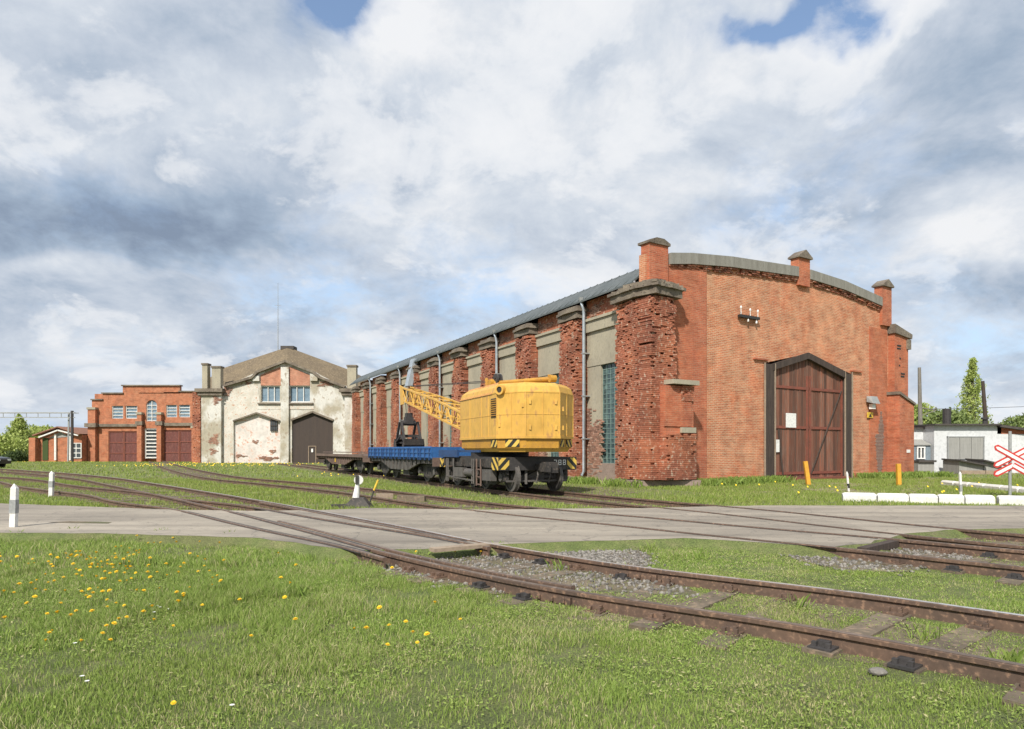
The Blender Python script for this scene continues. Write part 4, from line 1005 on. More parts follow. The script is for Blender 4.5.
# switch stand
p = G(358,507.5); r = root('switch_stand', p, 'white switch stand with round target and hand lever beside the middle track', 'switch stand')
w = MB(); w.hexa([p+V(-.38,-.2,0),p+V(.38,-.2,0),p+V(.38,.25,0),p+V(-.38,.25,0),p+V(-.12,-.12,.26),p+V(.16,-.12,.26),p+V(.16,.15,.26),p+V(-.12,.15,.26)]); w.bar(p+V(-.7,0,.04),p+V(-.2,0,.05),.12,.08); w.build('base_casting', 'grime', r)
w = MB(); w.tube([p+V(-.06,0,.2),p+V(-.02,0,.55),p+V(0,0,.68)],[.10,.06,.05],12); w.build('column', 'white_paint', r)
w = MB(); w.cyl(p+V(.02,-.02,.72),(.2,-1,0),.12,.05,18); tg = w.build('target_disc', 'white_paint', r)
w = MB(); w.box(p.x-.05,p.x+.03,p.y-.09,p.y-.05,.62,.84); w.build('lamp_slot', 'black', tg)
w = MB(); w.tube([p+V(.3,0,.1),p+V(.42,-.02,.45)],.02,8); w.build('lever', 'soot', r)
w = MB(); w.tube([p+V(.42,-.02,.45),p+V(.53,-.03,.72)],.027,8); w.build('lever_grip', 'stripe_yellow', r)
# scraps of old timber near the point machine
for (px, py, l_, an, lb) in ((376,500,.5,.2,'short pale timber end lying right of the switch stand'), (398,502,.8,-.1,'brown split timber offcut lying by the middle rail')):
    q = G(px,py); w = MB(); d = V(math.cos(an),math.sin(an),0); w.bar(q+V(0,0,.1),q+d*l_+V(0,0,.09),.25,.18); o = w.build('timber_offcut', 'sleeper' if l_>.6 else 'plank', origin=q); tag(o, lb, 'timber')

# crossing sign
p = G(1010,497); r = root('crossing_sign', p, 'double red and white railway crossing cross on a thin grey pole at the right edge', 'road sign')
w = MB(); w.tube([p+V(0,0,-.1),p+V(0,0,2.1)],.045,12); w.build('pole', 'steel_grey', r)
def arm(c, ang, l0, l1, wd_, y, nm):
    d = V(math.cos(ang),0,math.sin(ang)); u = V(-d.z,0,d.x)
    def outline(k, yy):
        h = wd_/2-k; a_, b_ = l0+(k if l0 < 0 else 0), l1-k
        pts = [c+d*b_+u*h*.2, c+d*(b_-.07)+u*h, c+d*(a_+(.07 if l0 < 0 else 0))+u*h]
        if l0 < 0: pts += [c+d*a_+u*h*.2, c+d*a_-u*h*.2]
        pts += [c+d*(a_+(.07 if l0 < 0 else 0))-u*h, c+d*(b_-.07)-u*h, c+d*b_-u*h*.2]
        return [q+V(0,yy,0) for q in pts]
    w = MB(); w.prism(outline(0,y), (0,-.015,0)); bd = w.build(nm, 'sign_red', r)
    w = MB(); w.prism(outline(.052,y-.0155), (0,-.004,0)); w.build('white_face', 'white', bd)
cc = p+V(.04,-.06,1.29)
arm(cc, math.radians(27), -.68, .68, .20, 0, 'cross_arm'); arm(cc, math.radians(-29), -.68, .68, .20, -.022, 'cross_arm')
c2 = cc+V(0,0,-.28)
arm(c2, math.radians(180+27), 0, .68, .20, 0, 'chevron_arm'); arm(c2, math.radians(-29), 0, .68, .20, -.022, 'chevron_arm')

# gantry, poles, car, fence bits
q = V(-64.8,100,gz(-64,100)); r = root('signal_gantry', q, 'grey lattice gantry beam on thin posts reaching in from the left edge', 'gantry')
w = MB(); zt, zb = 6.95, 6.15
w.bar(V(-95,100,zt),V(-64,100,zt),.16); w.bar(V(-95,100,zb+.12),V(-64,100,zb+.12),.12)
w.bar(V(-95,100.8,zt),V(-64,100.8,zt),.12); 
for i in range(18): x = -64.3-i*1.7; w.bar(V(x,100,zb+.1),V(x,100,zt),.07); w.bar(V(x,100,zt),V(x,100.8,zt),.06)
w.build('lattice_beam', 'steel_grey', r)
w = MB(); w.bar(V(-64.4,100,q.z),V(-64.4,100,zt+.3),.28); w.build('gantry_post', 'soot', r)
w = MB(); w.bar(V(-65.4,100.6,q.z),V(-65.2,100.5,zt),.18); w.build('gantry_post', 'steel_grey', r)
w = MB(); w.bar(V(-95,100,-.3),V(-94.6,100,zt),.28); w.build('gantry_post', 'soot', r)
for (px, pt, Y, lx, lb, cross) in ((921,367.5,62,-.15,'grey timber utility pole with a short bracket rising behind the left end of the shed',1), (989,381,60,-.55,'leaning dark utility pole behind the shed, right of the conical tree',0)):
    X = (px-512)/F*Y; zt = 1.5+(450-pt)/F*Y; r = root('utility_pole', V(X,Y,0), lb, 'utility pole')
    w = MB(); w.tube([V(X,Y,0),V(X+lx*.5,Y,zt*.5),V(X+lx,Y,zt)],[.24,.18,.13],10); w.build('pole', 'pole_wood' if cross else 'gate_frame', r)
    if cross:
        w = MB(); w.bar(V(X+lx,Y,zt-3.6),V(X+lx+1.5,Y,zt-3.9),.08); w.bar(V(X+lx,Y,zt-4.4),V(X+lx+1.5,Y,zt-3.9),.06); w.tube([V(X+lx+1.5,Y,zt-3.9),V(X+lx+1.5,Y,zt-3.6)],.06,8); w.build('bracket', 'pole_wood', r)
w = MB(); A_, B_ = V(36.9,62,5.2), V(76,60,9.5)
w.tube([A_.lerp(B_,t/12)+V(0,0,-1.2*math.sin(math.pi*t/12)) for t in range(13)], .02, 5); o = w.build('overhead_wire', 'soot', origin=A_); tag(o, 'thin overhead wire sagging rightward from the grey utility pole', 'wire')
# car
cx, cy = -42.4, 57.0; r = root('parked_car', V(cx-2.1,cy,0), 'black car parked at the far left edge, only its bonnet in view', 'car')
w = MB(); pr = [(0,.35),(0,.72),(-.15,.86),(-1.15,.98),(-1.75,1.42),(-3.0,1.45),(-3.9,1.05),(-4.25,.98),(-4.3,.35),(-3.85,.3),(-.5,.3)]
w.prism([V(cx+a,cy-.85,b) for a,b in pr],(0,1.7,0)); w.build('body', 'car_paint', r)
w = MB(); w.prism([V(cx+a,cy-.86,b) for a,b in ((-1.3,1.0),(-1.8,1.36),(-2.9,1.38),(-3.6,1.05))],(0,1.72,0)); w.build('window', 'glass_dark', r)
for x in (-.85,-3.4):
    for y in (-.86,.86):
        w = MB(); w.cyl(V(cx+x,cy+y,.32),(0,1,0),.32,.2,20); wh = w.build('wheel', 'tyre', r)
        w = MB(); w.cyl(V(cx+x,cy+y*1.13,.32),(0,1,0),.18,.03,16); w.build('rim', 'steel_grey', wh)
for y in (-.6,.6):
    w = MB(); w.box(cx-.1,cx+.02,cy+y-.18,cy+y+.18,.6,.74); w.build('headlight', 'white', r)

# ================================================================== WAGONS AND CRANE
OC = 7.0
def wheel(mb, s, o, z, r=.475):
    c = SR(s, o, z); mb.ring(c, so, r-.07, r, .13, 28); mb.ring(c+so*(-.05 if o > OC else .05), so, r, r+.028, .03, 28); mb.cyl(c, so, r-.08, .05, 24); mb.cyl(c, so, .12, .2, 14)
def bogie(sc_, parent, hw=.92):
    w = MB()
    for sg in (-1, 1):
        o = OC+sg*1.02
        w.prism([SR(sc_-hw-.25,o,.72),SR(sc_-hw+.2,o,.52),SR(sc_-.35,o,.36),SR(sc_+.35,o,.36),SR(sc_+hw-.2,o,.52),SR(sc_+hw+.25,o,.72),SR(sc_+hw+.2,o,.86),SR(sc_+.3,o,.92),SR(sc_-.3,o,.92),SR(sc_-hw-.2,o,.86)], so*.09*sg)
        for q in (-hw, hw): w.box(sc_+q-.17,sc_+q+.17,o-.03,o+.16 if sg > 0 else o+.03,.5,.78,SR) if sg > 0 else w.box(sc_+q-.17,sc_+q+.17,o-.16,o+.03,.5,.78,SR)
        for q in (-.18, 0, .18): w.tube([SR(sc_+q,o+sg*.05,.42),SR(sc_+q,o+sg*.05,.8)],.07,8)
    w.box(sc_-.2,sc_+.2,OC-1.1,OC+1.1,.6,.9,SR)
    b = w.build('bogie', 'grime', parent)
    for q in (-hw, hw):
        w = MB(); wheel(w, sc_+q, OC+.79, .625); wheel(w, sc_+q, OC-.79, .625); w.tube([SR(sc_+q,OC-.8,.625),SR(sc_+q,OC+.8,.625)],.08,10); w.build('wheelset', 'grime_grey', b)
        for sg in (-1, 1):
            w = MB(); c = SR(sc_+q, OC+sg*1.17, .62); w.cyl(c, so, .13, .1, 16); w.build('axle_box', 'grime_grey', b)
    return b
def coupler(s, d, parent):
    w = MB(); w.box(s, s+d*.55, OC-.12, OC+.12, .85, 1.05, SR) if d > 0 else w.box(s+d*.55, s, OC-.12, OC+.12, .85, 1.05, SR)
    e = s+d*.55; w.box(min(e,e+d*.3), max(e,e+d*.3), OC-.24, OC+.2, .78, 1.12, SR); w.box(min(e,e+d*.42), max(e,e+d*.42), OC+.1, OC+.26, .82, 1.08, SR)
    return w.build('coupler', 'grime', parent)
def wagon(s0, s1, label, side, deckmat, name):
    r = root(name, SR((s0+s1)/2, OC, 0), label, 'wagon'); hw = 1.5
    w = MB(); w.box(s0, s1, OC-hw, OC+hw, 1.12, 1.2, SR); w.build('deck', deckmat, r)
    for sg in (-1, 1):
        o = OC+sg*1.3; m_ = (s0+s1)/2; L_ = s1-s0
        w = MB(); w.prism([SR(s0,o,.95),SR(s0+L_*.2,o,.95),SR(s0+L_*.36,o,.62),SR(s1-L_*.36,o,.62),SR(s1-L_*.2,o,.95),SR(s1,o,.95),SR(s1,o,1.118),SR(s0,o,1.118)], so*.1*sg); 
        n = int(L_/.55)
        for i in range(1, n):
            s = s0+L_*i/n; d = abs(s-m_)/L_; zb = .66 if d < .14 else (.97 if d > .3 else .66+(d-.14)/.16*.31)
            w.box(s-.025, s+.025, o+sg*.1 if sg > 0 else o-.16, o+.16 if sg > 0 else o-.1, zb, 1.1, SR)
        w.build('fishbelly_girder', 'grime_grey' if side else 'rust_wagon', r)
    w = MB()
    for s in (s0, s1): w.box(s-.06 if s == s0 else s, s if s == s0 else s+.06, OC-hw, OC+hw, .85, 1.2, SR)
    w.build('end_beam', 'rust_wagon', r)
    if side:
        for sg in (-1, 1):
            n = 7; 
            for i in range(n):
                a, b = s0+(s1-s0)*i/n+.02, s0+(s1-s0)*(i+1)/n-.02; o0 = OC+sg*1.5
                w = MB(); w.box(a, b, min(o0,o0+sg*.05), max(o0,o0+sg*.05), 1.17, 1.64, SR)
                for z in (1.2, 1.38, 1.56): w.box(a+.03, b-.03, min(o0+sg*.05,o0+sg*.08), max(o0+sg*.05,o0+sg*.08), z, z+.05, SR)
                p_ = w.build('drop_side', 'blue', r)
                w = MB()
                for q in (a+.12, (a+b)/2, b-.12): w.box(q-.03, q+.03, min(o0+sg*.05,o0+sg*.1), max(o0+sg*.05,o0+sg*.1), 1.1, 1.58, SR)
                w.build('hinge', 'blue_dark', p_)
        w = MB(); w.box(s1-.06,s1-.01,OC-1.49,OC+1.49,1.2,1.62,SR); w.box(s0+.01,s0+.06,OC-1.49,OC+1.49,1.2,1.62,SR); w.build_each('end_board', 'blue', r)
    else:
        w = MB()
        for sg in (-1,1): w.box(s0, s1, OC+sg*1.5-.04, OC+sg*1.5+.04, 1.1, 1.26, SR)
        w.box(s0+1, s1-.8, OC+1.1, OC+1.2, 1.34, 1.39, SR); w.box(s0+1, s1-.8, OC-1.2, OC-1.1, 1.34, 1.39, SR)
        w.build('side_rail', 'rust_wagon', r)
        w = MB(); w.box((s0+s1)/2+.6,(s0+s1)/2+1.0,OC+1.41,OC+1.43,.75,1.0,SR); w.build('yellow_mark', 'stripe_yellow', r)
    L_ = s1-s0; off = max(1.5, L_*.16)
    bogie(s0+off, r); bogie(s1-off, r); coupler(s0, -1, r); coupler(s1, 1, r)
    w = MB(); m_ = (s0+s1)/2
    w.cyl(SR(m_+.5,OC+.5,.62), sd, .16, .9, 14); w.box(m_-1.1,m_-.2,OC+.9,OC+1.25,.38,.66,SR); w.bar(SR(m_-1.5,OC+1.2,.5),SR(m_+1.5,OC+1.2,.5),.05); w.build('brake_gear', 'grime', r)
    return r
wagon(2.7, 12.2, 'flat wagon with bright blue drop sides under the crane boom', True, 'blue_dark', 'flat_wagon')
wagon(13.6, 26.6, 'bare rusty flat wagon coupled beyond the blue sided one', False, 'rust_wagon', 'flat_wagon')

cr = root('rail_crane', SR(-.6, OC, 0), 'yellow rail crane with lattice boom resting over the blue wagon, beside the long brick shed', 'crane')
s0, s1 = -3.2, 2.0; hw = 1.43
w = MB(); w.box(s0+.1, s1, OC-hw+.1, OC+hw-.1, .92, 1.22, SR)
for i in range(6): w.box(s0+.5+i*.85, s0+.58+i*.85, OC-hw, OC+hw, .95, 1.2, SR)
fr_o = w.build('underframe', 'grime', cr)
w = MB(); w.box(s0-.02, s0+.1, OC-hw, OC+hw, .85, 1.27, SR); bb = w.build('buffer_beam', 'soot', cr)
w = MB(); w.box(s0-.035, s0-.021, OC-hw, OC-hw+.36, .88, 1.25, SR); w.build('hazard_plate', 'haz_a', bb)
w = MB(); w.box(s0-.035, s0-.021, OC+hw-.36, OC+hw, .88, 1.25, SR); w.build('hazard_plate', 'haz_b', bb)
w = MB(); w.box(s0, s0+.5, OC+hw-.1, OC+hw+.012, .86, 1.26, SR); w.build('hazard_plate', 'haz_b', cr)
w = MB(); w.box(s1-.25, s1, OC+hw-.1, OC+hw+.012, .86, 1.2, SR); w.build('hazard_plate', 'haz_b', cr)
# number 388 on the beam, built as seven-segment strokes of paint
def glyph(mb, ch, o, z, h, wd_):
    seg = {'3':'abgcd','8':'abcdefg'}[ch]; t = h*.16
    def st(o0, z0, o1, z1): mb.box(s0-.042, s0-.036, min(o0,o1)-t/2, max(o0,o1)+t/2, min(z0,z1)-t/2, max(z0,z1)+t/2, SR)
    l, r_ = o+wd_, o     # reader's left is larger o
    P_ = dict(a=(l,z+h,r_,z+h), b=(r_,z+h,r_,z+h/2), c=(r_,z+h/2,r_,z), d=(l,z,r_,z), e=(l,z,l,z+h/2), f=(l,z+h/2,l,z+h), g=(l,z+h/2,r_,z+h/2))
    for k in seg: st(*P_[k])
w = MB()
for i, ch in enumerate('388'): glyph(w, ch, OC-.66-i*.17, 1.02, .15, .09)
w.build('number_lettering', 'white', bb)
w = MB(); w.box(.2, s1+.1, OC+hw-.05, OC+hw+.03, 1.24, 1.5, SR); w.box(-1.6, s1+.1, OC+hw-.1, OC+hw-.04, 1.42, 1.5, SR); w.build('blue_deck_board', 'blue_dark', cr)
w = MB(); w.box(s0+.1, s1, OC-hw+.15, OC+hw-.15, 1.22, 1.27, SR); w.tube([SR(-.3,OC,1.27),SR(-.3,OC,1.46)],1.05,32); w.build('slew_ring', 'soot', cr)
bogie(-1.9, cr, .98); bogie(.95, cr, .75); coupler(s0-.02, -1, cr)
# axle gear under the beam; wide block behind is added as dark fill
w = MB()
w.box(s0+.75, s0+1.3, OC-1.15, OC+1.15, .45, .92, SR); w.box(s0+.25, s0+.6, OC-.35, OC+.1, .5, .92, SR); w.box(s0+.2, s0+.5, OC-1.2, OC-.75, .45, .9, SR)
for i in range(16):
    a = SR(s0+.15, OC+random.uniform(-1.2,1.2), 1.0); b = SR(s0+.3+random.uniform(0,.4), OC+random.uniform(-1.2,1.2), .45); w.bar(a, b, .045)
w.bar(SR(s0+.12,OC-1.1,.5),SR(s0+.12,OC+1.1,.5),.06); w.bar(SR(s0+.1,OC+.4,.4),SR(s0+.1,OC+.4,1.0),.08); w.bar(SR(s0+.1,OC-.9,.35),SR(s0+.1,OC-.9,1.0),.1)
for q in (-.35, .1): w.tube([SR(s0-.06,OC+q,.95),SR(s0-.2,OC+q+.02,.7),SR(s0-.12,OC+q+.04,.45)],.03,8)
w.build('brake_rigging_dark_fill', 'grime_grey', cr)
for sg in (-1,1):
    w = MB(); 
    w.bar(SR(s0+1.4,OC+sg*1.42,.3),SR(s0+1.4,OC+sg*1.42,1.2),.05); w.bar(SR(s0+1.75,OC+sg*1.42,.3),SR(s0+1.75,OC+sg*1.42,1.2),.05)
    for z in (.35,.6,.85): w.bar(SR(s0+1.4,OC+sg*1.42,z),SR(s0+1.75,OC+sg*1.42,z),.04)
    w.build('step_ladder', 'rust_wagon', cr)
    w = MB()
    w.box(s0+.55,s0+1.25,OC+sg*1.34-.1,OC+sg*1.34+.1,.5,.86,SR); w.box(s0+2.9,s0+3.7,OC+sg*1.36-.1,OC+sg*1.36+.1,.55,.88,SR); w.cyl(SR(s0+2.4,OC+sg*1.35,.72),sd,.14,.7,14)
    for q in (2.0,2.15,3.85,4.4,4.55): w.bar(SR(s0+q,OC+sg*1.42,.35),SR(s0+q,OC+sg*1.42,1.2),.045)
    w.bar(SR(s0+2.0,OC+sg*1.42,.45),SR(s0+4.55,OC+sg*1.42,.55),.05); w.build_each('side_gear', 'grime_grey', cr)
# superstructure
bp = [(8.40,-3.0),(7.85,-3.95),(6.75,-4.15),(5.75,-3.3),(5.7,.75),(8.12,.75)]
def loft(rings, name, mat, par):
    w = MB(); n = len(rings[0]); vs = [q for r_ in rings for q in r_]
    w.add(vs, [(i*n+j,i*n+(j+1)%n,(i+1)*n+(j+1)%n,(i+1)*n+j) for i in range(len(rings)-1) for j in range(n)]+[tuple(range(n)), tuple(range((len(rings)-1)*n, len(rings)*n))])
    return w.build(name, mat, par)
def ringp(z, k, kf=None):
    c_ = (sum(a for a,_ in bp)/6, sum(b for _,b in bp)/6); return [SR(b+(c_[1]-b)*k, a+(c_[0]-a)*k, z) for a, b in bp]
house = loft([ringp(1.86,.0),ringp(3.32,.0),ringp(3.5,.035),ringp(3.62,.13)], 'machine_house', 'yellow', cr)
loft([ringp(1.56,.03),ringp(1.862,.03)], 'counterweight_skirt', 'yellow_dark', cr)
loft([ringp(1.44,.10),ringp(1.56,.06)], 'turntable_plate', 'yellow', cr)
w = MB()
pts = [SR(b,a,0) for a,b in bp]
for i in range(5):
    a, b = pts[i], pts[i+1]; 
    w.bar(a+V(0,0,1.9), b+V(0,0,1.9), .05, .08)
    w.bar(a+V(0,0,2.62), b+V(0,0,2.62), .02, .025); w.bar(a+V(0,0,3.3), b+V(0,0,3.3), .02, .03)
    for q in (0, .5):
        c_ = a.lerp(b,q); w.bar(c_+V(0,0,1.86), c_+V(0,0,3.3), .02, .035)
a, b = pts[5], pts[0]
for t in (.3,.62,.8): c_ = a.lerp(b,t); w.bar(c_+V(0,0,1.86),c_+V(0,0,3.3),.02,.03)
w.bar(a+V(0,0,1.9),b+V(0,0,1.9),.05,.08); w.bar(a+V(0,0,2.62),b+V(0,0,2.62),.02,.025); w.bar(a+V(0,0,3.32),b+V(0,0,3.32),.03,.04)
# hinges and latches
for i, t, z in ((1,.12,2.2),(1,.12,3.0),(1,.88,2.2),(1,.88,3.0),(2,.2,2.2),(2,.2,2.8),(0,.1,2.3),(0,.9,2.9)):
    c_ = pts[i].lerp(pts[i+1],t); n_ = (pts[i+1]-pts[i]).cross(V(0,0,1)).normalized()
    w.bar(c_+V(0,0,z-.07), c_+V(0,0,z+.07), .07, .07)
w.build('panel_seam', 'yellow', house)
lv = MB(); fA = lambda s, z, d=0: pts[5].lerp(pts[0], (.75-s)/3.95)+so*d+V(0,0,z)
lv.hexa([fA(-3.2,2.55,.01),fA(-2.72,2.55,.01),fA(-2.72,2.55,.03),fA(-3.2,2.55,.03),fA(-3.2,3.15,.01),fA(-2.72,3.15,.01),fA(-2.72,3.15,.03),fA(-3.2,3.15,.03)]); lo = lv.build('louvre', 'soot', house)
lv = MB()
for k in range(8): lv.bar(fA(-3.2,2.6+k*.07,.04), fA(-2.72,2.6+k*.07,.04), .03, .03)
lv.build('louvre_slat', 'yellow_dark', lo)
# hazard stripes painted on the skirt corners
for (i, t0, t1, m_) in ((0,-.3,.25,'haz_a'),(0,.3,.8,'haz_b'),(2,.55,1.0,'haz_a'),(2,.1,.35,'haz_b')):
    pa = [SR(b+((sum(q for _,q in bp)/6)-b)*.03, a+((sum(q for q,_ in bp)/6)-a)*.03, 0) for a,b in bp]
    if t0 < 0: a, b = pa[5].lerp(pa[0],.86), pa[0]
    else: a, b = pa[i].lerp(pa[i+1],t0), pa[i].lerp(pa[i+1],t1)
    n_ = (b-a).cross(V(0,0,1)).normalized(); c0 = sum(pa, V(0,0,0))/6
    if n_.dot(a-c0) < 0: n_ = -n_
    w = MB(); w.hexa([a+n_*.01+V(0,0,1.6),b+n_*.01+V(0,0,1.6),b+n_*.03+V(0,0,1.6),a+n_*.03+V(0,0,1.6),a+n_*.01+V(0,0,1.83),b+n_*.01+V(0,0,1.83),b+n_*.03+V(0,0,1.83),a+n_*.03+V(0,0,1.83)]); w.build('hazard_stripe', m_, cr)
# orange roof panels at the front left
w = MB(); top_ = ringp(3.50,.035); t2 = ringp(3.63,.13)
def lerp4(a,b,t): return a.lerp(b,t)
e0, e1 = ringp(3.3,0)[5], ringp(3.3,0)[0]; f0, f1 = ringp(3.66,.16)[5], ringp(3.66,.16)[0]
w.add([e0+so*.03, e0.lerp(e1,.42)+so*.03, f0.lerp(f1,.5)+V(0,0,.02), f0+V(0,0,.02)], [(0,1,2,3)]); w.add([e0.lerp(e1,.44)+so*.03, e0.lerp(e1,.9)+so*.03, f0.lerp(f1,.95)+V(0,0,.02), f0.lerp(f1,.52)+V(0,0,.02)], [(0,1,2,3)])
w.build('roof_panel', 'orange_roof', house)
w = MB(); c_ = pts[0].lerp(pts[1],.16)+V(0,0,3.40); nx_ = (pts[1]-pts[0]).cross(V(0,0,1)).normalized(); nx_ = nx_ if nx_.dot(so-sd) > 0 else -nx_; w.ring(c_, nx_, .1, .16, .24, 18); ex = w.build('exhaust_ring', 'yellow', house)
w = MB(); w.cyl(c_-nx_*.02, nx_, .1, .22, 16); w.build('exhaust_hole', 'black', ex)
# roof rollers / mast frame
w = MB()
w.tube([SR(-1.5,OC+.75,3.78),SR(-3.5,OC-.35,3.80)],.075,10); w.cyl(SR(-3.5,OC-.35,3.80),so,.12,.22,14); w.cyl(SR(-1.4,OC+.8,3.80),so,.12,.24,14)
w.bar(SR(-1.0,OC+.85,3.6),SR(-1.0,OC+.85,4.0),.1); w.bar(SR(-1.3,OC+.85,3.6),SR(-1.1,OC+.5,3.98),.08); w.bar(SR(-1.0,OC+.85,3.9),SR(-3.3,OC-.35,3.72),.06); w.bar(SR(-3.3,OC-.35,3.6),SR(-3.3,OC-.35,3.95),.1)
w.bar(SR(-1.0,OC-.5,3.6),SR(-1.0,OC-.5,4.0),.1); w.bar(SR(-1.0,OC+.85,3.9),SR(-1.0,OC-.5,3.9),.08)
w.build('rope_frame', 'yellow_dark', cr)
w = MB()
for q in (.6,.75): w.ring(SR(-1.55,OC+q,3.9), so, .06, .2, .05, 20)
w.build('sheave', 'soot', cr)
# boom
w = MB(); A_s, B_s = .7, 10.5
def bpnt(t, o, h): return SR(A_s+(B_s-A_s)*t, OC+o*(1-.45*t), 2.0+(4.0-2.0)*t+h*(.62+.1*math.sin(math.pi*t)))
for o in (-.5,.5):
    for h in (0,1): w.bar(bpnt(0,o,h), bpnt(.5,o,h), .075); w.bar(bpnt(.5,o,h), bpnt(1,o,h), .075)
n = 15
for i in range(n):
    t0, t1 = i/n, (i+1)/n
    for o in (-.5,.5):
        w.bar(bpnt(t0,o,i%2), bpnt(t1,o,(i+1)%2), .042); w.bar(bpnt(t0,o,0), bpnt(t0,o,1), .03)
    for h in (0,1): w.bar(bpnt(t0,-.5 if i%2 else .5,h), bpnt(t1,.5 if i%2 else -.5,h), .045)
bo = w.build('boom', 'yellow', cr)
w = MB()
for o in (-.28,.28): w.prism([bpnt(.97,0,0)+so*o+V(0,0,-.15), bpnt(1.02,0,0)+so*o+V(0,0,-.28), bpnt(1.035,0,1)+so*o+V(0,0,.1), bpnt(.985,0,1)+so*o+V(0,0,.06)], so*.04)
w.build('boom_head', 'yellow', bo)
w = MB()
for o in (-.12,.12): w.ring(bpnt(1.015,0,.6)+so*o, so, .05, .22, .06, 20)
w.build('sheave', 'soot', bo)
w = MB()
for o in (-.3,.3): w.tube([SR(-1.0,OC+o,3.95), bpnt(.99,0,1.15)+so*o*.5],.016,5)
for o in (-.1,.1): w.tube([bpnt(1.01,0,.3)+so*o, SR(10.35,OC+o,3.1)],.014,5)
w.build('hoist_rope', 'soot', bo)
# grab resting on the blue wagon
gr = root('clamshell_grab', SR(10.3,OC,1.2), 'dark steel clamshell grab resting on the blue wagon below the boom tip', 'grab')
w = MB(); w.box(10.15,10.5,OC-.2,OC+.2,2.8,3.15,SR); w.box(10.15,10.5,OC-.15,OC+.15,3.15,3.35,SR); w.cyl(SR(10.33,OC,2.85), so, .13, .7, 16); w.build('head_block', 'soot', gr)
w = MB()
for s_, e in ((-1,1),(1,1)):
    for o in (-.42,.42): w.bar(SR(10.33+s_*.15,OC+o,2.9), SR(10.33+s_*.72,OC+o,1.85), .1); w.bar(SR(10.33,OC+o,2.2), SR(10.33+s_*.72,OC+o,1.9), .08)
    w.bar(SR(10.33+s_*.72,OC-.5,1.87), SR(10.33+s_*.72,OC+.5,1.87), .1)
w.bar(SR(10.33,OC-.5,2.2), SR(10.33,OC+.5,2.2), .14); w.build('grab_arm', 'soot', gr)
for s_ in (-1,1):
    w = MB(); pj = [(.78,2.05),(.9,1.75),(.75,1.45),(.45,1.3),(.12,1.27)]
    for (a0,z0),(a1,z1) in zip(pj[:-1],pj[1:]): w.hexa([SR(10.33+s_*a0,OC-.5,z0),SR(10.33+s_*a1,OC-.5,z1),SR(10.33+s_*(a1-.06),OC-.5,z1+.05),SR(10.33+s_*(a0-.07),OC-.5,z0),SR(10.33+s_*a0,OC+.5,z0),SR(10.33+s_*a1,OC+.5,z1),SR(10.33+s_*(a1-.06),OC+.5,z1+.05),SR(10.33+s_*(a0-.07),OC+.5,z0)])
    for o_ in (-.53,.47): w.prism([SR(10.33+s_*a_,OC+o_,z_) for a_,z_ in pj]+[SR(10.33+s_*.45,OC+o_,1.55)], so*.05); w.build('jaw', 'grime', gr)
w = MB(); w.box(9.3,11.6,OC-.9,OC+.9,1.2,1.27,SR); w.build('grab_tray', 'rust_wagon', gr)

# ================================================================== TREES
def leaves(name, mat, parent, pts, size, tints):
    n = len(pts); 
    d1 = RNG.normal(size=(n,3)); d1 /= np.linalg.norm(d1,axis=1)[:,None]; d2 = np.cross(d1, RNG.normal(size=(n,3))); d2 /= np.linalg.norm(d2,axis=1)[:,None]
    s = (size*RNG.uniform(.6,1.4,n))[:,None]
    co = np.stack([pts-d1*s, pts+d2*s*.7, pts+d1*s, pts-d2*s*.7],1).reshape(-1,3)-np.array(parent_loc(parent))
    me = bpy.data.meshes.new(name); fast_mesh(me, co, 4, n, np.repeat(tints,4)); me.materials.append(MT[mat])
    o = bpy.data.objects.new(name, me); col.objects.link(o); o.parent = parent; return o
def fast_mesh(me, co, k, n, tint):
    me.vertices.add(len(co)); me.vertices.foreach_set('co', co.astype(np.float32).ravel())
    me.loops.add(n*k); me.loops.foreach_set('vertex_index', np.arange(n*k, dtype=np.int32))
    me.polygons.add(n); me.polygons.foreach_set('loop_start', np.arange(0,n*k,k, dtype=np.int32)); me.polygons.foreach_set('loop_total', np.full(n,k,dtype=np.int32))
    at = me.attributes.new('tint','FLOAT','POINT'); at.data.foreach_set('value', tint.astype(np.float32)); me.update(calc_edges=True)
